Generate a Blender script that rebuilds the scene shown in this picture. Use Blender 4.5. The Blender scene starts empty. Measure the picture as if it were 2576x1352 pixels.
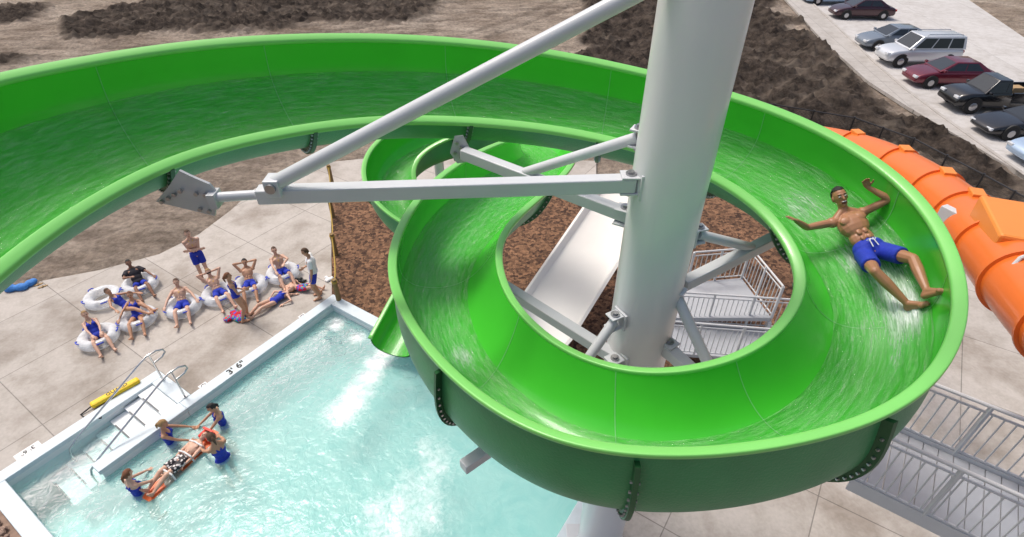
import bpy, bmesh, math, random
import numpy as np
from mathutils import Vector as V, Matrix
from mathutils.bvhtree import BVHTree
random.seed(4)
SC=bpy.context.scene; COL=SC.collection
HC=10.9; PIT=math.radians(37.8); F=1389.0
cp,sp=math.cos(PIT),math.sin(PIT)
Z=V((0,0,1))
def ray(px,py):
    x=(px-1288)/F; v=(py-676)/F
    return V((x,cp-v*sp,-(sp+v*cp)))
def U(px,py,h):
    d=ray(px,py); t=h/-d.z
    return V((d.x*t,d.y*t,HC-h))
def G(px,py,z=0): return U(px,py,HC-z)
def Uy(px,py,y):
    d=ray(px,py); t=y/d.y
    return V((d.x*t,y,HC+d.z*t))
# ---------------------------------------------------------------- materials
def new_mat(name):
    m=bpy.data.materials.new(name); m.use_nodes=True
    return m,m.node_tree.nodes,m.node_tree.links,m.node_tree.nodes['Principled BSDF']
def M(name,col,rough=.5,metal=0,var=.1,scale=4,bump=0,bscale=40,coat=0,spec=.5,bdist=.02):
    m,N,L,b=new_mat(name)
    tc=N.new('ShaderNodeTexCoord'); n=N.new('ShaderNodeTexNoise'); n.inputs['Scale'].default_value=scale; n.inputs['Detail'].default_value=6
    L.new(tc.outputs['Object'],n.inputs['Vector'])
    mx=N.new('ShaderNodeMix'); mx.data_type='RGBA'
    mx.inputs[6].default_value=(*[c*(1-var) for c in col],1); mx.inputs[7].default_value=(*[min(1,c*(1+var)) for c in col],1)
    L.new(n.outputs['Fac'],mx.inputs[0]); L.new(mx.outputs[2],b.inputs['Base Color'])
    b.inputs['Roughness'].default_value=rough; b.inputs['Metallic'].default_value=metal
    b.inputs['Coat Weight'].default_value=coat; b.inputs['Coat Roughness'].default_value=.06
    b.inputs['Specular IOR Level'].default_value=spec
    if bump:
        n2=N.new('ShaderNodeTexNoise'); n2.inputs['Scale'].default_value=bscale; n2.inputs['Detail'].default_value=4
        L.new(tc.outputs['Object'],n2.inputs['Vector'])
        bp=N.new('ShaderNodeBump'); bp.inputs['Strength'].default_value=bump; bp.inputs['Distance'].default_value=bdist
        L.new(n2.outputs['Fac'],bp.inputs['Height']); L.new(bp.outputs[0],b.inputs['Normal'])
    return m
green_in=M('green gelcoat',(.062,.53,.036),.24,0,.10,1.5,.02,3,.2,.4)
green_rim_lit=M('lit green rim gelcoat',(.21,.62,.14),.34,0,.06,2,.02,5,.15,.4)  # same gelcoat as the channel, sun and sky reflection painted in as paler green
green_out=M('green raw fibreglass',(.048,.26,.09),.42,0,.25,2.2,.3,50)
green_fl=M('dark green flange',(.018,.10,.033),.5)
orange=M('orange gelcoat',(.80,.17,.025),.3,0,.12,2,.03,6,.3)
orange_l=M('light orange gelcoat',(.84,.27,.05),.35,0,.08,2)
white_paint=M('white column paint',(.74,.755,.77),.28,0,.05,1.2,.03,8,.2)
steel_paint=M('grey white beam paint',(.60,.62,.64),.35,0,.07,3)
plate_m=M('galvanised gusset plate',(.50,.515,.53),.4,.1,.15,6)
bolt_m=M('zinc bolt',(.40,.40,.41),.3,.9)
galv=M('galvanised rail',(.60,.615,.63),.4,0,.08,6)
galv_d=M('galvanised deck plank',(.44,.46,.49),.5,.1,.12,6)
stainless=M('stainless tube',(.62,.62,.62),.2,.9)
wood=M('post wood',(.26,.17,.07),.8,0,.3,12)
rope_m=M('yellow rope',(.45,.30,.06),.8)
cream=M('cream slide gelcoat',(.82,.79,.75),.6,0,.05,2)
copm=M('painted coping',(.62,.70,.74),.5,0,.14,5,.1,60)
poolwall=M('pool plaster',(.44,.745,.72),.6,0,.05,2)
stepm=M('white step plaster',(.84,.86,.86),.6,0,.06,4)
nosem=M('dark nosing strip',(.16,.17,.18),.7)
black=M('black rubber',(.02,.02,.02),.6)
blackp=M('black plastic',(.015,.015,.018),.4)
white=M('white plastic',(.8,.8,.8),.4)
blue=M('royal blue fabric',(.012,.035,.42),.75,0,.25,14,.3,60)
blue_h=M('blue handle',(.02,.06,.55),.4)
bluebag=M('blue bag',(.05,.22,.6),.7,0,.3,10,.5,20)
yellow=M('yellow foam',(.85,.58,.01),.5)
red=M('red foam',(.72,.04,.02),.5)
boardm=M('orange board',(.85,.17,.04),.4)
tshirt=M('white cotton',(.86,.86,.86),.85)
darkcloth=M('black cloth',(.02,.018,.025),.85)
seamm=M('seam',(.16,.55,.16),.5)
liner=M('bed liner',(.05,.05,.055),.7)
floral,N_,L_,b_=new_mat('black white floral')
vo=N_.new('ShaderNodeTexVoronoi'); vo.inputs['Scale'].default_value=16; tc_=N_.new('ShaderNodeTexCoord'); L_.new(tc_.outputs['Object'],vo.inputs['Vector'])
rp=N_.new('ShaderNodeValToRGB'); rp.color_ramp.elements[0].position=.38; rp.color_ramp.elements[0].color=(.75,.7,.68,1); rp.color_ramp.elements[1].position=.46; rp.color_ramp.elements[1].color=(.02,.015,.02,1)
L_.new(vo.outputs['Distance'],rp.inputs[0]); L_.new(rp.outputs[0],b_.inputs['Base Color'])
towelm,N_,L_,b_=new_mat('striped towel')
wv=N_.new('ShaderNodeTexNoise'); wv.inputs['Scale'].default_value=9; tc_=N_.new('ShaderNodeTexCoord'); L_.new(tc_.outputs['Object'],wv.inputs['Vector'])
rp=N_.new('ShaderNodeValToRGB'); rp.color_ramp.interpolation='CONSTANT'
rp.color_ramp.elements[0].color=(.6,.02,.03,1); rp.color_ramp.elements[1].position=.45; rp.color_ramp.elements[1].color=(.03,.1,.6,1)
e=rp.color_ramp.elements.new(.53); e.color=(.05,.5,.2,1); e=rp.color_ramp.elements.new(.6); e.color=(.7,.02,.08,1)
L_.new(wv.outputs['Fac'],rp.inputs[0]); L_.new(rp.outputs[0],b_.inputs['Base Color']); b_.inputs['Roughness'].default_value=.9
skins={'tan':M('tan skin',(.52,.28,.17),.5,0,.1,8),'pale':M('pale skin',(.64,.39,.28),.5,0,.1,8),'brown':M('rider skin',(.39,.185,.10),.40,0,.16,7),'dark':M('brown skin',(.28,.14,.085),.5,0,.1,8)}
hairs={'black':M('black hair',(.012,.01,.009),.5,0,.3,60,.6,120),'brown':M('brown hair',(.10,.05,.025),.6,0,.3,60,.6,120),'blond':M('blond hair',(.40,.24,.10),.6,0,.3,60,.6,120),'red':M('auburn hair',(.20,.075,.03),.6,0,.3,60,.6,120)}
lipm=M('lip',(.35,.08,.07),.5); eyew=M('eye white',(.8,.8,.8),.2); eyed=M('eye dark',(.015,.01,.008),.2); mouthd=M('mouth inside',(.10,.015,.015),.5)
glass=M('car glass',(.02,.025,.03),.05,0,.1,2,0,4,.5)
lampm=M('headlight glass',(.7,.72,.75),.1,.2); tailm=M('taillight red',(.4,.01,.01),.2); chrome=M('wheel alloy',(.5,.5,.52),.3,.8); tyre=M('tyre',(.02,.02,.02),.8)
cardb=M('cardboard',(.40,.27,.14),.8)
def nz(N,L,src,sc,det=6,ro=.6,dist=0):
    n=N.new('ShaderNodeTexNoise'); n.inputs['Scale'].default_value=sc; n.inputs['Detail'].default_value=det; n.inputs['Roughness'].default_value=ro; n.inputs['Distortion'].default_value=dist; L.new(src,n.inputs['Vector']); return n.outputs['Fac']
def ramp(N,L,f,a,ca,c,cb):
    r=N.new('ShaderNodeValToRGB'); r.color_ramp.elements[0].position=a; r.color_ramp.elements[0].color=(*ca,1); r.color_ramp.elements[1].position=c; r.color_ramp.elements[1].color=(*cb,1); L.new(f,r.inputs[0]); return r.outputs[0]
def mixc(N,L,a,c,fac=1.0,bt='MULTIPLY'):
    x=N.new('ShaderNodeMix'); x.data_type='RGBA'; x.blend_type=bt
    if isinstance(fac,float): x.inputs[0].default_value=fac
    else: L.new(fac,x.inputs[0])
    L.new(a,x.inputs[6]); L.new(c,x.inputs[7]); return x.outputs[2]
def math_(N,L,op,a,b=None,c=None,cl=False):
    m=N.new('ShaderNodeMath'); m.operation=op; m.use_clamp=cl
    for i,v in enumerate((a,b,c)):
        if v is None: continue
        if isinstance(v,(int,float)): m.inputs[i].default_value=v
        else: L.new(v,m.inputs[i])
    return m.outputs[0]
def attr(N,name,out='Fac'):
    a=N.new('ShaderNodeAttribute'); a.attribute_name=name; return a.outputs[out]
def mulch():
    m,N,L,b=new_mat('wood mulch'); tc=N.new('ShaderNodeTexCoord').outputs['Object']
    v=N.new('ShaderNodeTexVoronoi'); v.inputs['Scale'].default_value=11; v.inputs['Randomness'].default_value=1; L.new(tc,v.inputs['Vector'])
    g=N.new('ShaderNodeSeparateColor'); L.new(v.outputs['Color'],g.inputs[0])
    c=ramp(N,L,g.outputs[0],.05,(.06,.028,.016),.95,(.33,.175,.095))
    c=mixc(N,L,c,ramp(N,L,nz(N,L,tc,30,6),.3,(.5,.5,.5),.65,(1.2,1.2,1.2)))
    c=mixc(N,L,c,ramp(N,L,nz(N,L,tc,1.1,5),.3,(.7,.7,.7),.65,(1.1,1.1,1.1)))
    L.new(c,b.inputs['Base Color']); b.inputs['Roughness'].default_value=.95
    bp=N.new('ShaderNodeBump'); bp.inputs['Strength'].default_value=1; bp.inputs['Distance'].default_value=.06; L.new(nz(N,L,tc,16,5),bp.inputs['Height']); L.new(bp.outputs[0],b.inputs['Normal']); return m
mulch_m=mulch()
def vinyl():
    m,N,L,b=new_mat('clear vinyl'); b.inputs['Base Color'].default_value=(.84,.86,.88,1); b.inputs['Roughness'].default_value=.12
    t=N.new('ShaderNodeBsdfTransparent'); t.inputs[0].default_value=(.96,.97,.98,1)
    lw=N.new('ShaderNodeLayerWeight'); lw.inputs[0].default_value=.5
    tc=N.new('ShaderNodeTexCoord').outputs['Object']
    f=math_(N,L,'MULTIPLY_ADD',lw.outputs['Facing'],.7,math_(N,L,'MULTIPLY',nz(N,L,tc,7),.6),True)
    ms=N.new('ShaderNodeMixShader'); L.new(f,ms.inputs[0]); L.new(t.outputs[0],ms.inputs[1]); L.new(b.outputs[0],ms.inputs[2])
    L.new(ms.outputs[0],N['Material Output'].inputs[0]); return m
vinylm=vinyl()
def concrete(name,ca,cb,ang,size,stain=.5):
    m,N,L,b=new_mat(name)
    tc=N.new('ShaderNodeTexCoord'); mp=N.new('ShaderNodeMapping'); mp.inputs['Rotation'].default_value=(0,0,math.radians(ang)); L.new(tc.outputs['Object'],mp.inputs[0])
    br=N.new('ShaderNodeTexBrick'); br.offset=0; br.inputs['Scale'].default_value=1; br.inputs['Brick Width'].default_value=size; br.inputs['Row Height'].default_value=size
    br.inputs['Mortar Size'].default_value=.014; br.inputs['Mortar Smooth'].default_value=.3
    br.inputs['Color1'].default_value=(*ca,1); br.inputs['Color2'].default_value=(*cb,1); br.inputs['Mortar'].default_value=(*[c*.5 for c in ca],1)
    L.new(mp.outputs[0],br.inputs['Vector']); o=tc.outputs['Object']
    c=mixc(N,L,br.outputs['Color'],ramp(N,L,nz(N,L,o,.45,8,.6),.33,(1-stain,1-stain*1.1,1-stain*1.2),.52,(1,1,1)))
    c=mixc(N,L,c,ramp(N,L,nz(N,L,o,14,8),.3,(.87,.87,.87),.7,(1,1,1)))
    c=mixc(N,L,c,ramp(N,L,nz(N,L,o,2.2,6,.7),.34,(.84,.83,.81),.55,(1,1,1)))
    L.new(c,b.inputs['Base Color']); b.inputs['Roughness'].default_value=.8
    return m
deckm=concrete('deck concrete',(.53,.485,.44),(.475,.435,.395),-56.4,2.45,.40)
lotm=concrete('lot concrete',(.59,.57,.555),(.56,.54,.525),8,5,.12)
walkm=concrete('sidewalk concrete',(.50,.47,.44),(.47,.44,.41),8,1.8,.15)
# ---------------------------------------------------------------- mesh builder
LOC={}
class MB:
    def __init__(s): s.v=[]; s.f=[]; s.m=[]
    def add(s,vs,fs,mi=0):
        o=len(s.v); s.v+=[tuple(p) for p in vs]; s.f+=[tuple(i+o for i in f) for f in fs]; s.m+=[mi]*len(fs); return s
    def box(s,c,sx,sy,sz,R=None):
        R=R or Matrix.Identity(3); c=V(c); vs=[]
        for dz in(-1,1):
            for dx,dy in((-1,-1),(1,-1),(1,1),(-1,1)): vs.append(c+R@V((dx*sx/2,dy*sy/2,dz*sz/2)))
        return s.add(vs,[(3,2,1,0),(4,5,6,7),(0,1,5,4),(1,2,6,5),(2,3,7,6),(3,0,4,7)])
    def bar(s,p0,p1,w,h,up=Z):
        p0=V(p0);p1=V(p1); d=(p1-p0); l=d.length; d.normalize(); side=d.cross(up)
        if side.length<1e-4: side=d.cross(V((1,0,0)))
        side.normalize(); u=side.cross(d)
        R=Matrix((d,side,u)).transposed(); return s.box((p0+p1)/2,l,w,h,R)
    def tube(s,pts,r,seg=8,closed=False,mi=0):
        pts=[V(p) for p in pts]; n=len(pts); rs=r if isinstance(r,(list,tuple)) else [r]*n; vs=[];fs=[]; u=None
        for i,p in enumerate(pts):
            a=pts[(i-1)%n] if closed or i>0 else p; b=pts[(i+1)%n] if closed or i<n-1 else p
            d=(b-a).normalized()
            if u is None: u=d.cross(Z) if abs(d.z)<.95 else d.cross(V((1,0,0)))
            u=(u-d*u.dot(d)).normalized(); w=d.cross(u)
            for k in range(seg):
                t=2*math.pi*k/seg; vs.append(p+(u*math.cos(t)+w*math.sin(t))*rs[i])
        for i in range(n if closed else n-1):
            j=(i+1)%n
            for k in range(seg):
                l=(k+1)%seg; fs.append((i*seg+k,i*seg+l,j*seg+l,j*seg+k))
        if not closed: fs.append(tuple(range(seg))[::-1]); fs.append(tuple((n-1)*seg+k for k in range(seg)))
        return s.add(vs,fs,mi)
    def cyl(s,p0,p1,r0,r1=None,seg=16,mi=0): return s.tube([p0,p1],[r0,r0 if r1 is None else r1],seg,False,mi)
    def caps(s,p0,p1,r0,r1,seg=10):
        p0=V(p0);p1=V(p1); d=p1-p0; l=d.length
        d=d.normalized() if l>1e-6 else V((0,0,1)); pts=[];rs=[]
        for k in range(4):
            a=math.pi/2*(1-k/3.0) if k else math.pi/2*.93
            pts.append(p0-d*r0*math.sin(a)); rs.append(max(r0*math.cos(a),.0008))
        for k in range(4):
            a=math.pi/2*k/3.0 if k<3 else math.pi/2*.93
            pts.append(p1+d*r1*math.sin(a)); rs.append(max(r1*math.cos(a),.0008))
        u=d.cross(Z) if abs(d.z)<.95 else d.cross(V((1,0,0)))
        u.normalize(); w=d.cross(u); vs=[];fs=[];n=len(pts)
        for p,r in zip(pts,rs):
            for k in range(seg):
                t=2*math.pi*k/seg; vs.append(p+(u*math.cos(t)+w*math.sin(t))*r)
        for i in range(n-1):
            for k in range(seg):
                q=(k+1)%seg; fs.append((i*seg+k,i*seg+q,(i+1)*seg+q,(i+1)*seg+k))
        fs.append(tuple(range(seg))[::-1]); fs.append(tuple((n-1)*seg+k for k in range(seg)))
        return s.add(vs,fs)
    def ell(s,c,ax,r,seg=14,rings=9,keep=None):
        c=V(c); x,y,z=ax; vs=[];fs=[];dirs=[]
        for i in range(rings+1):
            ph=-math.pi/2+math.pi*min(max(i/rings,.01),.99)
            for k in range(seg):
                t=2*math.pi*k/seg; d=(math.cos(ph)*math.cos(t),math.cos(ph)*math.sin(t),math.sin(ph)); dirs.append(d)
                vs.append(c+x*(d[0]*r[0])+y*(d[1]*r[1])+z*(d[2]*r[2]))
        for i in range(rings):
            for k in range(seg):
                q=(k+1)%seg; f=(i*seg+k,i*seg+q,(i+1)*seg+q,(i+1)*seg+k)
                if keep is None or all(keep(*dirs[j]) for j in f): fs.append(f)
        if keep is None: fs.append(tuple(range(seg))[::-1])
        if keep is None or keep(0,0,1): fs.append(tuple(rings*seg+k for k in range(seg)))
        return s.add(vs,fs)
    def torus(s,c,R,r,seg=28,sub=12):
        c=V(c); pts=[c+V((math.cos(2*math.pi*k/seg)*R,math.sin(2*math.pi*k/seg)*R,0)) for k in range(seg)]
        return s.tube(pts,r,sub,True)
    def prism(s,poly,vec):
        n=len(poly); vec=V(vec); vs=[V(p) for p in poly]+[V(p)+vec for p in poly]
        return s.add(vs,[tuple(range(n))[::-1],tuple(range(n,2*n))]+[(i,(i+1)%n,n+(i+1)%n,n+i) for i in range(n)])
    def mesh(s,name):
        me=bpy.data.meshes.new(name); me.from_pydata([tuple(p) for p in s.v],[],s.f); me.update()
        if any(s.m): me.polygons.foreach_set('material_index',s.m)
        return me
    def build(s,name,mat,parent=None,smooth=True,ang=40,bevel=0,mat2=None):
        off=V((0,0,0))
        if parent is not None: off=V(LOC.get(parent.name,(0,0,0)))
        else:
            a=np.array(s.v); off=V(((a[:,0].min()+a[:,0].max())/2,(a[:,1].min()+a[:,1].max())/2,a[:,2].min()))
        s.v=[tuple(V(p)-off) for p in s.v]
        me=s.mesh(name)
        bm=bmesh.new(); bm.from_mesh(me); bmesh.ops.recalc_face_normals(bm,faces=bm.faces); bm.to_mesh(me); bm.free()
        if smooth:
            for p in me.polygons: p.use_smooth=True
            me.set_sharp_from_angle(angle=math.radians(ang))
        return link(me,name,mat,parent,off,bevel,mat2)
def link(me,name,mat,parent=None,off=V((0,0,0)),bevel=0,mat2=None):
    o=bpy.data.objects.new(name,me); COL.objects.link(o)
    if mat and not len(me.materials):
        me.materials.append(mat)
        if mat2: me.materials.append(mat2)
    if parent is not None: o.parent=parent
    else: o.location=off
    LOC[o.name]=tuple(off)
    if bevel:
        b=o.modifiers.new('bevel','BEVEL'); b.width=bevel; b.segments=2; b.limit_method='ANGLE'
    return o
def tag(o,label=None,cat=None,group=None,kind=None):
    if label:o['label']=label
    if cat:o['category']=cat
    if group:o['group']=group
    if kind:o['kind']=kind
    return o
def thing(name,label,cat,loc,rotz=None,group=None):
    o=bpy.data.objects.new(name,None); COL.objects.link(o); o.location=loc; o.empty_display_size=.2
    if rotz is not None: o.rotation_euler=(0,0,rotz); LOC[o.name]=(0,0,0)
    else: LOC[o.name]=tuple(loc)
    return tag(o,label,cat,group)
def struct(o): o['kind']='structure'; return o
# ---------------------------------------------------------------- numpy noise, polygons
LAT=np.random.RandomState(7).rand(256,256)
def vnoise(x,y):
    xi=np.floor(x).astype(int); yi=np.floor(y).astype(int); fx=x-xi; fy=y-yi
    fx=fx*fx*(3-2*fx); fy=fy*fy*(3-2*fy); a=LAT[xi&255,yi&255]; b=LAT[(xi+1)&255,yi&255]; c=LAT[xi&255,(yi+1)&255]; d=LAT[(xi+1)&255,(yi+1)&255]
    return (a*(1-fx)+b*fx)*(1-fy)+(c*(1-fx)+d*fx)*fy
def fbm(x,y,o=4):
    s=0;a=.5
    for k in range(o): s=s+a*vnoise(x*2**k+k*17.3,y*2**k+k*9.1); a*=.5
    return s
def inpoly(X,Y,P):
    ins=np.zeros(X.shape,bool); n=len(P)
    for i in range(n):
        x0,y0=P[i][0],P[i][1]; x1,y1=P[(i+1)%n][0],P[(i+1)%n][1]
        if y0==y1: continue
        c=((y0>Y)!=(y1>Y))&(X<(x1-x0)*(Y-y0)/(y1-y0)+x0); ins^=c
    return ins
# ---------------------------------------------------------------- pool frame
WL=-.26; PF=WL-1.07
A=G(835,765); EA=V((-.553,-.833,0)); EB=V((-.833,.553,0))
def ab(a,b,z=0): return A+EA*a+EB*b+V((0,0,z))
def abbox(mb,a0,a1,b0,b1,z0,z1):
    return mb.prism([ab(a0,b0,z0),ab(a1,b0,z0),ab(a1,b1,z0),ab(a0,b1,z0)],(0,0,z1-z0))
deckL=[ab(0,0),ab(4.6,0),ab(4.6,1.5),ab(8.2,1.5),ab(8.2,8)]+[G(*p) for p in((-250,800),(-60,748),(60,722),(110,706),(250,680),(400,640),(500,590),(580,530),(640,475),(740,435),(830,408),(960,395),(1500,405),(1500,455),(960,475),(832,500))]
deckR=[ab(0,-9.1),ab(8.2,-9.1),V((6,-4,0)),V((16,-4,0)),V((22,8,0)),G(2700,640),G(2300,520),G(2030,560),G(2040,760)]
mulchP=[ab(0,0),G(832,500),G(960,475),G(1500,455),G(2030,520),G(2030,560),G(2040,760),ab(0,-9.1)]
kerbpx=[(2010,-30),(2050,20),(2150,115),(2195,160),(2270,225),(2370,300),(2470,372),(2560,436),(2760,580)]
walkpx=[(1945,-30),(1975,0),(2070,105),(2140,168),(2180,205),(2280,270),(2420,352),(2576,445),(2760,590)]
lotP=[G(*p) for p in kerbpx]+[G(3300,520),G(3000,250),G(2576,92),G(2440,0),G(2400,-30)]
walkP=[G(*p) for p in walkpx]+[G(*p) for p in kerbpx[::-1]]
def slab(name,poly,top,th,mat):
    mb=MB(); mb.prism([V((p.x,p.y,top-th)) for p in poly],(0,0,th)); o=mb.build(name,mat,None,False); return struct(o)
slab('pool_deck',deckL,0,.13,deckm); slab('pool_deck',deckR,0,.13,deckm)
slab('mulch_bed',mulchP,-.03,.1,mulch_m)
slab('parking_lot',lotP,-.05,.1,lotm); slab('sidewalk',walkP,.06,.16,walkm)
# ---------------------------------------------------------------- ground
def axis(a,b,st,far):
    m=list(np.arange(a,b,st)); lo=[a-d for d in far[::-1]]; hi=[b+d for d in far]; return np.array(lo+m+hi)
far=[2,6,15,40,100,300,700]
xs=axis(-45,50,.18,far); ys=axis(2,66,.18,far)
X,Y=np.meshgrid(xs,ys,indexing='ij')
flat=np.zeros(X.shape,bool)
for P in(deckL,deckR,mulchP,lotP,walkP): flat|=inpoly(X,Y,P)
RA=(X-A.x)*EA.x+(Y-A.y)*EA.y; RB=(X-A.x)*EB.x+(Y-A.y)*EB.y
pool=(RA>-.1)&(RA<8.3)&(RB>-9.2)&(RB<1.6)
flat|=(RA>-.4)&(RA<9.5)&(RB>-9.6)&(RB<3)
fl=flat.astype(float)
for k in range(5):
    g=fl.copy(); g[1:-1,1:-1]=(fl[1:-1,1:-1]*2+fl[:-2,1:-1]+fl[2:,1:-1]+fl[1:-1,:-2]+fl[1:-1,2:])/6; fl=np.maximum(g,flat*1.0)
darkpolys=[[(130,95),(150,50),(330,15),(420,-30),(1130,-30),(1110,35),(900,60),(600,85),(300,100)],
 [(1400,170),(1480,100),(1400,-30),(1890,-30),(1960,30),(2060,110),(2140,180),(2180,215),(2290,280),(2600,470),(2700,600),(2576,560),(2300,460),(1950,300),(1880,260),(1640,240)],
 [(-200,30),(140,10),(60,60),(-200,80)],[(-100,190),(100,150),(-100,120)]]
dk=np.zeros(X.shape)
for P in darkpolys: dk=np.maximum(dk,inpoly(X+(fbm(X*.4,Y*.4)-.5)*5,Y+(fbm(X*.4+50,Y*.4)-.5)*5,[G(*p) for p in P])*1.0)
for k in range(14):
    g=dk.copy(); g[1:-1,1:-1]=(dk[1:-1,1:-1]*2+dk[:-2,1:-1]+dk[2:,1:-1]+dk[1:-1,:-2]+dk[1:-1,2:])/6; dk=g
clod=fbm(X*1.1,Y*1.1,3)*.55+np.abs(fbm(X*2.2+9,Y*2.2,3)-.40)*1.3+(fbm(X*4.5,Y*4.5,1)-.25)*.45
furrow=np.sin((Y*.98+X*.12+fbm(X*.15,Y*.15)*3)*5.5)*.03*(fbm(X*.12+3,Y*.2)>.42)
def tracks(px0,px1,w):
    a=G(*px0); b=G(*px1); d=(b-a); L=d.length; d.normalize(); o=np.zeros(X.shape)
    for s_ in(-.9,.9):
        u=(X-a.x)*d.x+(Y-a.y)*d.y; v=-(X-a.x)*d.y+(Y-a.y)*d.x+np.sin(u*.12+px0[0])*1.5-s_
        o-=np.exp(-(v/w)**2)*(u>0)*(u<L)*(.10+.05*np.sin(u*14))
    return o
tr_=tracks((0,130),(1100,70),.25)+tracks((600,95),(1500,20),.25)+tracks((200,30),(1050,10),.25)+tracks((1500,130),(2120,160),.25)+tracks((1900,250),(2150,170),.22)+tracks((1200,90),(1420,-20),.25)+tracks((100,60),(1300,-10),.25)
near=np.clip((Y-24)/10,.35,1)
zz=-.12+(1-fl)*((fbm(X*.25,Y*.25)-.3)*.25+(fbm(X*1.6,Y*1.6,4)-.4)*.16*near+furrow*near+tr_+dk*(clod-.1)*.95)
zz=np.where(flat,-.16,zz)
zz=np.where((RA>-.55)&(RA<8.75)&(RB>-9.65)&(RB<2.05),-1.75,zz)
nx,ny=X.shape
vs=np.stack([X.ravel(),Y.ravel(),zz.ravel()],1)
idx=np.arange(nx*ny).reshape(nx,ny)
q=np.stack([idx[:-1,:-1],idx[1:,:-1],idx[1:,1:],idx[:-1,1:]],-1).reshape(-1,4)
pm=pool[:-1,:-1]&pool[1:,:-1]&pool[1:,1:]&pool[:-1,1:]
q=q[~pm.ravel()]
me=bpy.data.meshes.new('ground'); me.from_pydata(vs.tolist(),[],q.tolist()); me.update()
me.polygons.foreach_set('use_smooth',[True]*len(me.polygons))
at=me.attributes.new('dark','FLOAT','POINT'); at.data.foreach_set('value',dk.ravel().astype(np.float32))
at=me.attributes.new('track','FLOAT','POINT'); at.data.foreach_set('value',np.clip(-tr_*7,0,1).ravel().astype(np.float32))
def dirt():
    m,N,L,b=new_mat('dirt'); tc=N.new('ShaderNodeTexCoord').outputs['Object']
    mp=N.new('ShaderNodeMapping'); mp.inputs['Scale'].default_value=(.45,1.2,1); mp.inputs['Rotation'].default_value=(0,0,.3); L.new(tc,mp.inputs[0])
    base=ramp(N,L,nz(N,L,tc,.22,8),.35,(.27,.215,.17),.65,(.45,.385,.32))
    streak=ramp(N,L,nz(N,L,mp.outputs[0],.9,9,.7,.8),.36,(.60,.58,.57),.58,(1.06,1.05,1.04))
    fine=ramp(N,L,nz(N,L,tc,4,10,.78),.34,(.50,.50,.50),.60,(1.12,1.12,1.12))
    c=mixc(N,L,mixc(N,L,base,streak),fine)
    ta=attr(N,'track')
    tl_=N.new('ShaderNodeRGB'); tl_.outputs[0].default_value=(.12,.098,.08,1)
    c=mixc(N,L,c,tl_.outputs[0],math_(N,L,'MULTIPLY',ta,.6),'MIX')
    d=mixc(N,L,ramp(N,L,nz(N,L,tc,1.1,9,.75),.34,(.014,.012,.011),.70,(.125,.098,.08)),fine)
    lt=N.new('ShaderNodeRGB'); lt.outputs[0].default_value=(.22,.18,.145,1)
    d=mixc(N,L,d,lt.outputs[0],math_(N,L,'MULTIPLY',ta,.6),'MIX')
    f=math_(N,L,'MULTIPLY_ADD',math_(N,L,'ADD',attr(N,'dark'),math_(N,L,'MULTIPLY_ADD',nz(N,L,tc,.5,10,.72),1.5,-1.2)),1.8,.04,True)
    L.new(mixc(N,L,c,d,f,'MIX'),b.inputs['Base Color']); b.inputs['Roughness'].default_value=1; b.inputs['Specular IOR Level'].default_value=.1
    bp=N.new('ShaderNodeBump'); bp.inputs['Strength'].default_value=1; bp.inputs['Distance'].default_value=.2; L.new(nz(N,L,tc,2.6,10,.72),bp.inputs['Height']); L.new(bp.outputs[0],b.inputs['Normal'])
    return m
struct(link(me,'ground',dirt()))
kp=[G(*p) for p in kerbpx]; mb=MB()
mb.prism([V((p.x,p.y,-.05)) for p in kp]+[V((p.x+.16,p.y,-.05)) for p in kp[::-1]],(0,0,.14)); struct(mb.build('kerb',walkm,None,False))
# ---------------------------------------------------------------- pool
mb=MB()
abbox(mb,-.2,8.1,-9.3,1.7,PF-.2,PF); struct(mb.build('pool_floor',poolwall,None,False))
mb=MB()
for r in((0-.2,4.6,-.01,.2),(4.4,4.61,.2,1.49),(4.4,8.1,1.49,1.7),(7.89,8.1,-9.3,1.49),(-.2,.01,-9.3,-.01),(.01,7.89,-9.3,-9.09)): abbox(mb,*r,PF,-.01)
abbox(mb,4.61,6.6,-.01,.24,PF,-.01)
struct(mb.build('pool_wall',stepm,None,False))
mb=MB()
for r in((-.3,4.6,-.05,.27),(4.6,6.65,-.05,.28),(4.3,4.64,.28,1.44),(4.3,8.2,1.44,1.76),(7.85,8.2,-9.35,1.44),(-.3,.05,-9.35,-.05),(.05,7.85,-9.35,-9.05)): abbox(mb,*r,-.08,.045)
struct(mb.build('pool_coping',copm,None,False,bevel=.015))
st=thing('pool_steps','white recessed pool steps with dark nosings beside the handrails','steps',ab(5.6,.8,PF))
for k in range(7):
    zt=-.02-.11*k; mb=MB(); abbox(mb,4.645+.38*k,4.645+.38*(k+1),.285,1.435,PF+.005,zt); t=mb.build('step',stepm,st,False)
    mb=MB(); abbox(mb,4.645+.38*(k+1)-.03,4.645+.38*(k+1)+.004,.50,1.22,zt-.012,zt+.004); mb.build('nosing',nosem,t,False)
na,nb_=200,220
aa_=np.linspace(0,7.9,na); bb_=np.linspace(-9.1,1.5,nb_); PA,PB=np.meshgrid(aa_,bb_,indexing='ij')
WX=A.x+EA.x*PA+EB.x*PB; WY=A.y+EA.y*PA+EB.y*PB
dx=fbm(WX*.6,WY*.6)*2.2
calm=np.clip((PB+.15)*3,0,1)
wz=WL+((np.abs(fbm(WX*1.1+dx,WY*1.5-dx,3)-.45)*-.022)+(fbm(WX*3.4+dx,WY*3.4,2)-.37)*.013)*(1-.8*calm)
foam=np.zeros(PA.shape)
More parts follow.
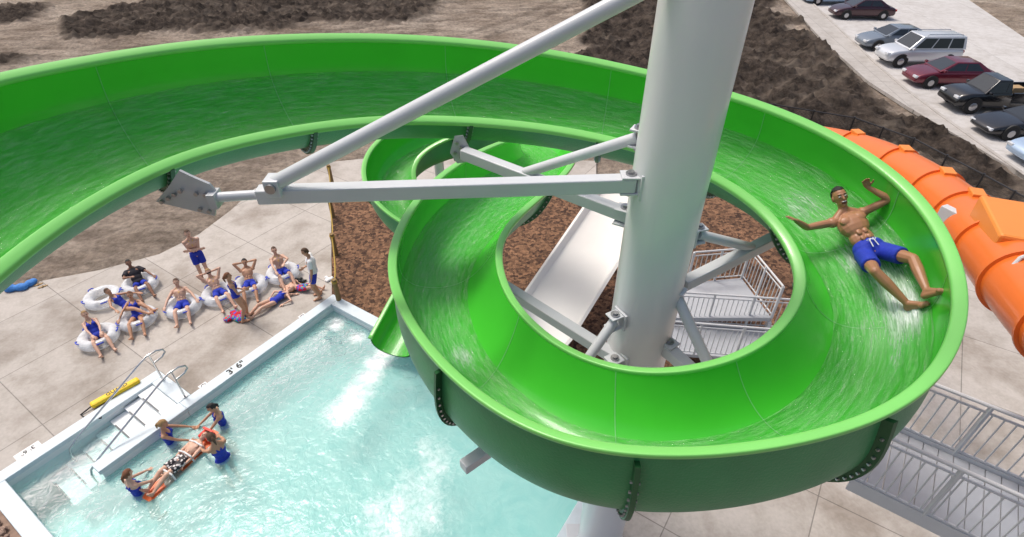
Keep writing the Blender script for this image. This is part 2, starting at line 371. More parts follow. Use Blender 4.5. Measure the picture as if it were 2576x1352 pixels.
foam_glint_spots=[(965,890,.30),(950,915,.36),(930,950,.38),(905,985,.38),(885,1015,.42),(860,1040,.45),(1080,1130,.5),(1100,1180,.6),(1050,1230,.7),(1010,1270,.6),(960,1290,.6),(1070,1290,.6),(840,815,.3),(1000,1330,.6),(900,850,.25)]  # splash foam, plus a painted white sky glint near the far pool corner
for px,py,r in foam_glint_spots:
    p=G(px,py,WL); foam=np.maximum(foam,np.exp(-((WX-p.x)**2+(WY-p.y)**2)/r**2)*((1.15 if py<1045 else .56)))
foam*=(.45+.9*fbm(WX*2.5+dx,WY*2.5,4))
wz+=foam*.05*fbm(WX*7,WY*7,2)
idx=np.arange(na*nb_).reshape(na,nb_); q=np.stack([idx[:-1,:-1],idx[1:,:-1],idx[1:,1:],idx[:-1,1:]],-1).reshape(-1,4)
kill=((PA[:-1,:-1]<4.56)&(PB[1:,1:]>0.05)).ravel()
q=q[~kill]
me=bpy.data.meshes.new('pool_water'); me.from_pydata(np.stack([WX.ravel(),WY.ravel(),wz.ravel()],1).tolist(),[],q.tolist()); me.update()
me.polygons.foreach_set('use_smooth',[True]*len(me.polygons))
me.attributes.new('foam','FLOAT','POINT').data.foreach_set('value',foam.ravel().astype(np.float32))
me.attributes.new('clear','FLOAT','POINT').data.foreach_set('value',calm.ravel().astype(np.float32))
def waterm(name,ca,cb,tint,opaq,bscale,bstr,vs_=.7,soft=9,flow=False,bd=.06):
    m,N,L,b=new_mat(name); tc=N.new('ShaderNodeTexCoord').outputs['Object']
    if flow: tc=attr(N,'flow','Vector')
    bp=N.new('ShaderNodeBump'); bp.inputs['Strength'].default_value=bstr; bp.inputs['Distance'].default_value=bd; L.new(nz(N,L,tc,bscale,4,.5,1.2),bp.inputs['Height'])
    fo=attr(N,'foam')
    k=math_(N,L,'MULTIPLY_ADD',fo,1.25,math_(N,L,'MULTIPLY_ADD',nz(N,L,tc,soft,7,.6,.6),1.3,-.82),True)
    k=math_(N,L,'MULTIPLY',k,math_(N,L,'MULTIPLY',fo,3,None,True))
    c=ramp(N,L,nz(N,L,tc,vs_,6,.6,1.5 if not flow else .4),.36,ca,.64,cb)
    rgb=N.new('ShaderNodeRGB'); rgb.outputs[0].default_value=(.88,.94,.94,1)
    L.new(mixc(N,L,c,rgb.outputs[0],k,'MIX'),b.inputs['Base Color'])
    b.inputs['Roughness'].default_value=.05 if flow else .2; b.inputs['IOR'].default_value=1.33; L.new(bp.outputs[0],b.inputs['Normal'])
    b.inputs['Specular IOR Level'].default_value=.3 if flow else .15
    t=N.new('ShaderNodeBsdfTransparent'); t.inputs[0].default_value=(*tint,1)
    if flow: op=math_(N,L,'MULTIPLY',nz(N,L,tc,vs_,5,.6,.4),2*opaq,None,True); op=math_(N,L,'MAXIMUM',op,k)
    else: op=math_(N,L,'MULTIPLY_ADD',k,1-opaq,math_(N,L,'MULTIPLY_ADD',attr(N,'clear'),-opaq*.85,opaq))
    gl=N.new('ShaderNodeBsdfGlossy'); gl.inputs['Roughness'].default_value=.06 if flow else .10; L.new(bp.outputs[0],gl.inputs['Normal'])
    fr=N.new('ShaderNodeFresnel'); fr.inputs[0].default_value=1.33; L.new(bp.outputs[0],fr.inputs['Normal'])
    ms=N.new('ShaderNodeMixShader'); L.new(op,ms.inputs[0]); L.new(t.outputs[0],ms.inputs[1]); L.new(b.outputs[0],ms.inputs[2])
    ms2=N.new('ShaderNodeMixShader'); L.new(math_(N,L,'MULTIPLY',fr.outputs[0],.28 if flow else .55),ms2.inputs[0]); L.new(ms.outputs[0],ms2.inputs[1]); L.new(gl.outputs[0],ms2.inputs[2])
    L.new(ms2.outputs[0],N['Material Output'].inputs[0]); return m
struct(link(me,'water',waterm('pool water',(.36,.665,.64),(.46,.74,.71),(.78,.95,.94),.50,5.0,.26,1.4)))
mb=MB()
for k in range(900):
    p=ab(8.3+random.random()*1.6,-3.2+random.random()*5.4); r=random.uniform(.04,.085)
    mb.ell(p+V((0,0,random.uniform(-.03,.04))),(V((1,0,0)),V((0,1,0)),Z),(r,r*random.uniform(.6,1),r*.6),7,4)
peb=M('river pebble',(.26,.17,.125),.7,0,.75,6); tag(mb.build('pebbles',peb),'brown river pebbles beside the pool corner','pebbles',kind='stuff')
slab('pebble_bed',[ab(8.21,2.2),ab(8.21,-9),ab(10.2,-9),ab(10.2,2.2)],-.06,.06,peb)
# ---------------------------------------------------------------- green slide
ST=[(0,645,2.35,-300,290,1.65),(240,487,2.42,0,205,1.73),(400,408,2.47,200,165,1.80),(560,352,2.52,450,122,1.85),(830,302,2.6,700,103,1.93),(1030,291,2.68,930,98,2.04),(1230,299,2.77,1180,110,2.17),(1420,320,2.86,1420,143,2.33),(1600,360,2.96,1660,197,2.51),(1740,407,3.08,1900,262,2.63),(1870,475,3.22,2110,352,2.77),(1970,560,3.36,2285,475,2.92),(2030,670,3.5,2375,615,3.05),(2025,755,3.6,2408,750,3.17),(1960,850,3.72,2380,890,3.3),(1860,905,3.82,2255,1025,3.42),(1750,935,3.9,2010,1100,3.5),(1620,945,4.0,1750,1135,3.6),(1500,920,4.08,1500,1122,3.68),(1400,875,4.14,1300,1058,3.76),(1315,805,4.2,1130,930,3.84),(1262,730,4.27,1030,800,3.93),(1243,650,4.36,990,690,4.05),(1255,590,4.42,1000,600,4.15),(1300,535,4.5,1060,490,4.32),(1370,478,4.70,1150,415,4.53),(1435,420,4.92,1250,362,4.78)]
Rr=[V((-3.0,.2,HC-2.2)),V((-3.45,1.8,HC-2.28))]+[U(a,b,c) for a,b,c,_,_,_ in ST]
Lr=[V((-4.1,-.2,HC-1.55)),V((-4.65,1.7,HC-1.6))]+[U(d,e,f) for _,_,_,d,e,f in ST]
CC=[(.85,11.2,5.1),(.7,12.5,5.3),(-.3,13.5,5.5),(-1.6,13.8,5.8),(-2.8,13.2,6.05),(-3.15,12.1,6.35),(-2.65,11.2,6.75),(-1.7,10.75,7.2),(-.85,11.1,7.8),(-.75,12.1,8.4),(-1.6,12.7,9.0),(-2.35,12.1,9.55),(-2.8,11.1,10.0),(-3.15,10.1,10.3)]
CP=[V((c[0],c[1],HC-c[2])) for c in CC]
prev=(Rr[-1]+Lr[-1])/2
for i,c in enumerate(CP):
    a=CP[i-1] if i else prev; b=CP[i+1] if i<len(CP)-1 else c+(c-CP[i-1])
    t=(b-a); t.z=0; t.normalize(); left=Z.cross(t); bank=[-.02,-.12][i>1] if i<len(CP)-2 else 0
    hw=.6 if i<9 else .56
    Lr.append(c+left*hw+Z*bank); Rr.append(c-left*hw-Z*bank)
NS=12
def cr(P,n):
    P=np.array([tuple(p) for p in P]); Q=np.vstack([2*P[0]-P[1],P,2*P[-1]-P[-2]]); out=[]
    for i in range(len(P)-1):
        p0,p1,p2,p3=Q[i],Q[i+1],Q[i+2],Q[i+3]
        for k in range(n):
            t=k/n; out.append(.5*((2*p1)+(-p0+p2)*t+(2*p0-5*p1+4*p2-p3)*t*t+(-p0+3*p1-3*p2+p3)*t**3))
    out.append(P[-1]); return np.array(out)
def gs(Pn,s):
    r=int(3*s); k=np.exp(-np.arange(-r,r+1)**2/(2*s*s)); k/=k.sum()
    return np.stack([np.convolve(np.pad(Pn[:,j],r,mode='reflect',reflect_type='odd'),k,'valid') for j in range(3)],1)
Ld=gs(cr(Lr,NS),7); Rd=gs(cr(Rr,NS),7); n=len(Ld)
mid=(Ld+Rd)/2; cv=Ld-Rd; wd=np.linalg.norm(cv,axis=1,keepdims=True); ch=cv/wd
T=np.gradient(mid,axis=0); T/=np.linalg.norm(T,axis=1,keepdims=True)
nn=np.cross(T,ch); nn/=np.linalg.norm(nn,axis=1,keepdims=True)
dn_=nn*.25+np.array([0,0,.75]); dn_/=np.linalg.norm(dn_,axis=1,keepdims=True)
NT=36
def depth(up,a,b):
    d=np.full(n,a); d[:144]=up; d[144:192]=np.linspace(up,a,48); d[-170:-60]=np.linspace(a,b,110); d[-60:]=np.linspace(b,.45,60); return d
DI=depth(.66,.76,.68); DO=depth(.76,.99,.72)
asym=np.ones(n)*.17; asym[-190:-150]=np.linspace(.17,0,40); asym[-150:]=0
def sec(i,th,off=0,outer=False):
    c,s_=math.cos(th),max(math.sin(th),0); DP=(DO if outer else DI)[i]
    ex=.62+(.55*max(0,-c) if asym[i]>0 else 0)
    P=mid[i]+cv[i]/2*c-dn_[i]*DP*s_**ex+ch[i]*asym[i]*s_
    N_=ch[i]*c/(wd[i]/2)-dn_[i]*s_/DP; N_/=np.linalg.norm(N_)
    return P+N_*off
def surf(off,outer=False,nt=NT):
    vs=[];fs=[]
    for i in range(n):
        for j in range(nt+1): vs.append(tuple(sec(i,math.pi*j/nt,off,outer)))
    for i in range(n-1):
        for j in range(nt):
            a=i*(nt+1)+j; fs.append((a,a+1,a+nt+2,a+nt+1))
    return vs,fs
sl=thing('water_slide','long glossy green open body slide curling around the white column','water slide',tuple(mid[-1]*[1,1,0]))
vs,fs=surf(0); bvh=BVHTree.FromPolygons([V(v) for v in vs],fs)
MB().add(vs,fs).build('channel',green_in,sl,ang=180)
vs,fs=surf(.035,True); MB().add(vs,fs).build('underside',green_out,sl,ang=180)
for nm,E,sg in(('rim',Ld,1),('rim',Rd,-1)):
    vs=[];fs=[]; SG=16
    for i in range(n):
        c=E[i]+ch[i]*sg*.045-dn_[i]*.01
        for k in range(SG):
            a=2*math.pi*k/SG; ca,sa=math.cos(a),math.sin(a); vs.append(tuple(c+ch[i]*.058*math.copysign(abs(ca)**.45,ca)+dn_[i]*.030*math.copysign(abs(sa)**.5,sa)))
    for i in range(n-1):
        for k in range(SG):
            l=(k+1)%SG; fs.append((i*SG+k,i*SG+l,(i+1)*SG+l,(i+1)*SG+k))
    fs.append(tuple(range(SG))); fs.append(tuple((n-1)*SG+k for k in range(SG)))
    MB().add(vs,fs).build(nm,green_rim_lit,sl,ang=180)
joints=[.5,3.1,4.9,6.75,8.5,10.2,12.0,13.5,16.1,18.6,21.2,23.8,26.2,28.6,31,33.4,35.8,38.2]
for jt in joints:
    i=int(min((jt+1)*NS,n-3)); vs=[];fs=[]; nt=28
    for (o,d) in((.03,-.022),(.118,-.022),(.118,.022),(.03,.022)):
        for j in range(nt+1): vs.append(tuple(sec(i,math.pi*(.01+.98*j/nt),o,True)+T[i]*d))
    for a in range(4):
        b=(a+1)%4
        for j in range(nt): fs.append((a*(nt+1)+j,a*(nt+1)+j+1,b*(nt+1)+j+1,b*(nt+1)+j))
    fs.append((0,nt+1,2*nt+2,3*nt+3)); fs.append((nt,2*nt+1,3*nt+2,4*nt+3))
    mb=MB().add(vs,fs)
    for j in range(28):
        p=V(sec(i,math.pi*(.05+.90*j/27),.083,True)); d=V(T[i]); mb.cyl(p-d*.04,p+d*.04,.014,seg=6,mi=1)
    mb.build('joint_flange',green_fl,sl,ang=30,mat2=bolt_m)
    vs=[];fs=[]
    for j in range(nt+1):
        for d in(-.005,.005): vs.append(tuple(sec(i,math.pi*j/nt,-.004)+T[i]*d))
    for j in range(nt): fs.append((2*j,2*j+1,2*j+3,2*j+2))
    MB().add(vs,fs).build('seam',seamm,sl)
def hit(px,py,off=0):
    l,nr,_,_=bvh.ray_cast(V((0,0,HC)),ray(px,py).normalized())
    if l is None: return U(px,py,3.6),Z
    if nr.dot(ray(px,py))>0: nr=-nr
    return l+nr*off,nr
t0,t1=math.pi*.16,math.pi*.70; nt=44
sarr=np.concatenate([[0],np.cumsum(np.linalg.norm(np.diff(mid,axis=0),axis=1))])
II,JJ=np.meshgrid(np.arange(n),np.arange(nt+1)*34/nt,indexing='ij'); SS=sarr[II]; E_=np.minimum(1,2.5*(1-np.abs(2*JJ/34-1)))
WOB=((vnoise(SS*4.5+JJ*.3,JJ*.45+SS*.6)-.5)*.030+(vnoise(SS*9.,JJ*1.2+SS)-.5)*.030)*np.clip((II-90)/60,.4,1)
vs=[];fs=[]
for i in range(n):
    for j in range(nt+1):
        e=E_[i,j]; vs.append(tuple(sec(i,t0+(t1-t0)*j/nt,-.006-.024*e-WOB[i,j]*e)))
VA=np.array(vs).reshape(n,nt+1,3)
FV=E_*(.40*fbm(SS*1.1,JJ*.55,3))*np.clip((II-90)/60,.55,1)
for px,py,r,a in((2320,775,.28,.65),(2370,745,.22,.55),(2260,720,.3,.45),(2160,660,.18,.45),(2270,590,.2,.4),(2200,610,.35,.25),(2150,480,.2,.3),(1170,900,.2,.4),(2020,520,.25,.3),(2240,850,.35,.2)):
    FV+=E_*a*np.exp(-(np.linalg.norm(VA-np.array(hit(px,py)[0]),axis=2)/r)**2)
for i in range(n-1):
    for j in range(nt):
        a=i*(nt+1)+j; fs.append((a,a+1,a+nt+2,a+nt+1))
me=MB().add(vs,fs).mesh('slide_water')
me.polygons.foreach_set('use_smooth',[True]*len(me.polygons))
me.attributes.new('foam','FLOAT','POINT').data.foreach_set('value',FV.ravel().astype(np.float32))
me.attributes.new('flow','FLOAT_VECTOR','POINT').data.foreach_set('vector',np.stack([SS*.36,JJ*.065,0*SS],-1).ravel().astype(np.float32))
struct(link(me,'slide_water',waterm('slide water',(.085,.55,.055),(.38,.74,.34),(.99,1,.99),.30,16,.75,11,26,True,.05)))  # paler green streaks paint ripple highlights into the water colour
# ---------------------------------------------------------------- column and arms
CX,CY=1.63,5.07
co=thing('support_column','huge white steel column standing inside the green slide loop','column',(CX,CY,0))
MB().cyl((CX,CY,0),(CX,CY,13),.39,seg=64).build('column_shaft',white_paint,co,ang=40)
MB().box((CX,CY,.03),1.1,1.1,.06).build('base_plate',steel_paint,co,False,bevel=.01)
def beam(p0,p1,w=.15): MB().bar(p0,p1,w,w).build('support_beam',steel_paint,co,bevel=.012)
def pipe(p0,p1,r=.07): MB().cyl(p0,p1,r,seg=20).build('brace_pipe',steel_paint,co,ang=50)
def bracket(p,dirn,sz=.2):
    p=V(p); dirn=V(dirn).normalized(); mb=MB(); side=dirn.cross(Z).normalized()
    for s_ in(-1,1): mb.box(p+Z*.09*s_,sz,sz*.9,.02,Matrix((dirn,side,Z)).transposed())
    mb.box(p-dirn*sz*.5,.03,sz*1.3,sz*1.4,Matrix((dirn,side,Z)).transposed())
    b=mb.build('bracket',steel_paint,co,False,bevel=.004)
    m2=MB(); m2.cyl(p-Z*.14,p+Z*.14,.035,seg=6); m2.cyl(p+Z*.10,p+Z*.118,.055,seg=12); m2.build('bolt',bolt_m,b)
def onc(px,py,y): return Uy(px,py,y)
a0=V((CX-.38,4.98,HC-2.76)); a1=U(650,490,2.8); beam(a0,a1,.155); bracket(a0+V((-.05,0,.0)),(-1,0,0))
a2=U(540,497,2.8); pipe(a1,a2,.05)
pl=[(450,430),(488,448),(526,464),(545,486),(540,544),(392,508),(424,470)]
mb=MB(); mb.prism([Uy(*p,4.76) for p in pl],(0,.03,0)); g=mb.build('gusset_plate',plate_m,co,False)
MB().box(Uy(541,500,4.76),.08,.16,.16).build('bracket',plate_m,co,False,bevel=.005)
for p in((495,487),(518,490),(505,526),(528,531),(409,507),(425,498),(440,489),(455,480)): q_=Uy(*p,4.74); MB().cyl(q_,q_+V((0,-.03,0)),.022,seg=6).build('bolt',bolt_m,g)
d0=U(690,462,2.66); d1=V((CX-.33,4.9,HC-.83)); pipe(d0,d1,.075)
mb=MB(); mb.box(d0+V((0,0,-.02)),.15,.19,.18); m_=mb.build('bracket',steel_paint,co,False,bevel=.01); m2=MB(); m2.cyl(d0+V((0,-.13,0)),d0+V((0,.13,0)),.05,seg=12); m2.build('bolt',bolt_m,m_)
c0=V((CX-.32,5.2,HC-3.30)); c1=U(1165,385,3.12); beam(c0,c1,.14); bracket(c0+V((-.06,.02,0)),(-.9,.5,0))
cmid=c0.lerp(c1,.6)+Z*.05; c3=V((CX-.34,5.28,HC-2.4)); pipe(cmid,c3,.06); bracket(c3,(-.9,.5,0),.16)
mb=MB(); pq=[(1143,345),(1164,342),(1180,372),(1173,408),(1150,412),(1132,385)]; mb.prism([Uy(*p,6.46) for p in pq],(0,.03,0)); g2_=mb.build('gusset_plate',plate_m,co,False)
for p in((1150,360),(1160,372),(1145,385),(1160,395)): q_=Uy(*p,6.44); MB().cyl(q_,q_+V((0,-.03,0)),.022,seg=6).build('bolt',bolt_m,g2_)
e0=V((CX-.33,4.88,HC-5.2)); e1=V((-.12,6.15,HC-5.1)); beam(e0,e1,.15)
f0=V((CX-.33,4.8,HC-5.25)); f1=V((-.52,3.33,HC-5.25)); beam(f0,f1,.13); bracket(f0+V((-.02,-.05,.05)),(-1,-.6,0))
f2=onc(1545,808,4.8); pipe(f2,f0.lerp(f1,.42),.06); bracket(f2,(-.9,-.5,0),.17)
g0=onc(1720,715,5.1); g1=U(1955,597,3.95); beam(g0,g1,.14); g2=onc(1755,590,5.2); pipe(g2,g0.lerp(g1,.7)+Z*.05,.06); bracket(g2,(1,.3,0),.16)
h0=onc(1668,868,4.85); h1=V((2.9,3.0,HC-4.95)); beam(h0,h1,.15); bracket(h0+V((.05,-.05,0)),(.6,-.8,0)); h2=onc(1702,745,4.9); pipe(h2,h0.lerp(h1,.5),.065); bracket(h2,(.7,-.5,0),.18)
t=thing('support_post','slender white post carrying the far bend of the green slide','post',(-2.0,13.7,0)); MB().cyl((-2,13.7,0),(-2,13.7,4.1),.13,seg=24).build('post_shaft',white_paint,t); MB().box((-2,13.7,4.15),.7,.16,.14).build('saddle',steel_paint,t,False)
# ---------------------------------------------------------------- orange tube slide
OP=[U(*p) for p in((3300,1330,3.9),(2960,1080,4.05),(2745,900,4.2),(2605,760,4.4),(2512,645,4.65),(2432,552,4.9),(2340,472,5.2),(2238,412,5.5),(2130,372,5.85),(2010,350,6.25),(1850,340,6.8),(1700,345,7.3))]
od=gs(cr(OP,12),9); osl=thing('tube_slide','orange enclosed tube slide behind the green slide at right','tube slide',(float(od[0][0]),float(od[0][1]),0))
R_=.43
MB().tube([V(p) for p in od],R_,48).build('tube_shell',orange,osl,ang=80)
acc=0;last=0
for i in range(2,len(od)-4):
    acc+=float(np.linalg.norm(od[i]-od[i-1]))
    if acc-last<(1.15 if i<70 else 1.6): continue
    last=acc
    t=(V(od[i+1])-V(od[i-1])).normalized(); MB().cyl(V(od[i])-t*.022,V(od[i])+t*.022,R_+.045,seg=48).build('joint_ring',orange,osl,ang=50)
    if i>58: MB().box(V(od[i])+V((0,0,R_+.02)),.26,.2,.10,Matrix.Rotation(math.atan2(t.y,t.x),3,'Z')).build('joint_box',orange_l,osl,False,bevel=.01)
i=49; t=(V(od[i+2])-V(od[i-2])).normalized(); an=math.atan2(t.y,t.x)
MB().box(V(od[i])+V((.08,0,R_-.10)),1.15,.74,.46,Matrix.Rotation(an,3,'Z')).build('hatch_box',orange_l,osl,False,bevel=.04)
MB().tube([V(od[i-9])+V((-.36,-.05,.24)),V(od[i-9])+V((-.26,.0,.42)),V(od[i-9])+V((0,.05,.50)),V(od[i-9])+V((.25,.1,.42))],.025,8).build('grab_pipe',galv,osl)
ob=V(od[i+9])+V((-.42,-.05,.15)); MB().box(ob,.14,.3,.3,Matrix.Rotation(.4,3,'Z')).build('bracket',galv,osl,False,bevel=.01)
for i in(4,84): p=V(od[i]); MB().cyl((p.x,p.y,0),(p.x,p.y,p.z-R_+.03),.12,seg=20).build('support_leg',white_paint,osl)
# ---------------------------------------------------------------- cream slide
ws=thing('wide_slide','wide cream white open slide descending behind the column','slide',(1,10.5,0))
p0=V((3.6,14.6,2.5)); p1=V((.75,10.55,.62)); p2=V((-.6,8.9,.32)); pth=[p0,p0.lerp(p1,.5),p1,p1.lerp(p2,.6)]
dr=(p1-p0); dr.z=0; dr.normalize(); sd_=Z.cross(dr)
prof=[(-.98,.22),(-.9,.24),(-.86,.20),(-.80,.05),(-.7,0),(.7,0),(.80,.05),(.86,.20),(.9,.24),(.98,.22),(.96,.16),(.9,.0),(.7,-.06),(-.7,-.06),(-.9,0),(-.96,.16)]
vs=[];fs=[];k=len(prof)
for p in pth:
    for (x,z) in prof: vs.append(p+sd_*x*.98+Z*z)
for i in range(len(pth)-1):
    for j in range(k): fs.append((i*k+j,i*k+(j+1)%k,(i+1)*k+(j+1)%k,(i+1)*k+j))
fs.append(tuple(range(k))); fs.append(tuple((len(pth)-1)*k+j for j in range(k)))
MB().add(vs,fs).build('chute',cream,ws,ang=40)
for f in(.15,.75):
    p=p0.lerp(p1,f); MB().cyl((p.x,p.y,-.03),(p.x,p.y,p.z-.05),.09).build('leg',galv,ws)
# ---------------------------------------------------------------- railings, platform, walkway
def railing(root,pts,h=1.05,gap=.13):
    pts=[V(p) for p in pts]
    MB().tube([p+Z*h for p in pts],.028,8).build('top_rail',galv,root,ang=60); MB().tube([p+Z*(h-.12) for p in pts],.018,8).build('upper_rail',galv,root,ang=60); MB().tube([p+Z*.1 for p in pts],.018,8).build('lower_rail',galv,root,ang=60)
    for a,b in zip(pts,pts[1:]):
        m=max(1,int((b-a).length/gap))
        for k in range(1,m): p=a.lerp(b,k/m); MB().cyl(p+Z*.1,p+Z*(h-.12),.0115,seg=6).build('baluster',galv,root,ang=60)
    for a,b in zip(pts,pts[1:]+[None]):
        MB().box(a+Z*h/2,.06,.06,h).build('post',galv,root,False,bevel=.005)
        if b is not None and (b-a).length>1.6:
            c=(a+b)/2; MB().box(c+Z*h/2,.05,.05,h).build('post',galv,root,False,bevel=.005)
zp=1.15
pf=thing('access_platform','grey metal landing with railings seen through the slide loop','platform',tuple(G(1800,800)))
fl_=[G(*p,zp) for p in((1660,800),(1728,712),(1865,700),(1940,800))]
mb=MB(); mb.prism([p-Z*.12 for p in fl_],(0,0,.12)); mb.build('landing',galv_d,pf,False)
railing(pf,[fl_[1],fl_[2],fl_[3]],gap=.13)
for p in fl_: MB().box((p.x,p.y,(zp-.15)/2),.09,.09,zp-.15).build('leg',galv,pf,False)
rm=thing('access_ramp','grey metal ramp with twin railings in front of the landing','ramp',tuple(G(1830,860)))
rq=[G(1640,885,.95),G(1680,812,.95),G(2060,835,.45),G(2050,915,.45)]
mb=MB(); mb.prism([p-Z*.1 for p in rq],(0,0,.1)); mb.build('ramp_floor',galv_d,rm,False)
railing(rm,[rq[1],rq[1].lerp(rq[2],.5),rq[2]],gap=.13); railing(rm,[rq[0],rq[0].lerp(rq[3],.5),rq[3]],gap=.13)
for p in rq: MB().box((p.x,p.y,(p.z-.1)/2),.09,.09,p.z-.1).build('leg',galv,rm,False)
WA=V((4.63,4.2,4.0)); wdv=V((1.1,-.8,-.0)).normalized(); wn=V((.59,.81,0)); WE=WA+wdv*5
wk=thing('elevated_walkway','grey metal walkway with baluster railings at lower right','walkway',(WA.x,WA.y,0))
for k in range(27):
    a=WA+wdv*(k*.185+.01); b=a+wdv*.172; MB().prism([a,b,b+wn*1.25,a+wn*1.25],(0,0,-.04)).build('deck_plank',galv_d,wk,False)
for o_ in(-.03,1.28): MB().bar(WA+wn*o_-Z*.05,WE+wn*o_-Z*.05,.05,.24).build('side_girder',galv,wk,False)
railing(wk,[WA-wn*.03,WA-wn*.03+wdv*1.7,WE-wn*.03],gap=.125); railing(wk,[WA+wn*1.28,WA+wn*1.28+wdv*2.2,WE+wn*1.28],gap=.125)
for f in(.45,.97):
    for o_ in(.03,1.2): p=WA.lerp(WE,f)+wn*o_; MB().box((p.x,p.y,1.9),.1,.1,3.8).build('leg',galv,wk,False)
# ---------------------------------------------------------------- fences
fpts=[U(*p,HC-1.25) for p in((1800,245),(1950,264),(2150,297),(2300,350),(2475,440),(2640,530))]
fe=thing('chain_link_fence','low black chain link fence crossing the dark soil','fence',(fpts[2].x,fpts[2].y,-.05))
mb=MB(); mb.tube(fpts,.03,8); mb.build('top_rail',blackp,fe)
for a,b in zip(fpts,fpts[1:]):
    for f in(0,.5):
        p=a.lerp(b,f); MB().cyl((p.x,p.y,-.15),(p.x,p.y,1.30),.038,seg=8).build('post',blackp,fe)
def chain():
    m,N,L,b=new_mat('chain mesh'); b.inputs['Base Color'].default_value=(.03,.03,.03,1); tc=N.new('ShaderNodeTexCoord'); outs=[]
    for s_ in(1,-1):
        mp=N.new('ShaderNodeMapping'); mp.inputs['Rotation'].default_value=(0,math.radians(45*s_),0); L.new(tc.outputs['Object'],mp.inputs[0])
        w=N.new('ShaderNodeTexWave'); w.inputs['Scale'].default_value=3.2; L.new(mp.outputs[0],w.inputs[0]); outs.append(w.outputs['Fac'])
    L.new(math_(N,L,'GREATER_THAN',math_(N,L,'MAXIMUM',outs[0],outs[1]),.985),b.inputs['Alpha']); return m
mb=MB(); vs=[];fs=[]
for p in fpts: vs+= [V((p.x,p.y,-.1)),V((p.x,p.y,1.22))]
for i in range(len(fpts)-1): fs.append((2*i,2*i+2,2*i+3,2*i+1))
mb.add(vs,fs).build('chain_mesh',chain(),fe,False)
wp=[G(*p) for p in((836,462),(838,545),(846,640),(853,757))]
plb=['farthest wooden rope post, standing beyond the others along the mulch edge','second farthest wooden rope post along the mulch edge','wooden rope post one before the pool corner','wooden rope post nearest the pool corner']
for i,p in enumerate(wp):
    t=thing('rope_post',plb[i],'post',(p.x,p.y,-.03))
    MB().cyl((p.x,p.y,-.03),(p.x,p.y,.82),.075,.07,seg=14).build('post_shaft',wood,t); MB().cyl((p.x,p.y,.70),(p.x,p.y,.76),.085,seg=14).build('rope_wrap',rope_m,t)
lbl=['yellow rope between the two farthest wooden posts','yellow rope between the two middle wooden posts','yellow rope between the two wooden posts nearest the pool']
for i in range(3):
    a,b=wp[i]+Z*.73,wp[i+1]+Z*.73; d=(b-a).normalized()*.085
    tag(MB().tube([(a+d).lerp(b-d,k/10)-Z*.3*(1-(k/5-1)**2) for k in range(11)],.022,6).build('barrier_rope',rope_m),lbl[i],'rope')
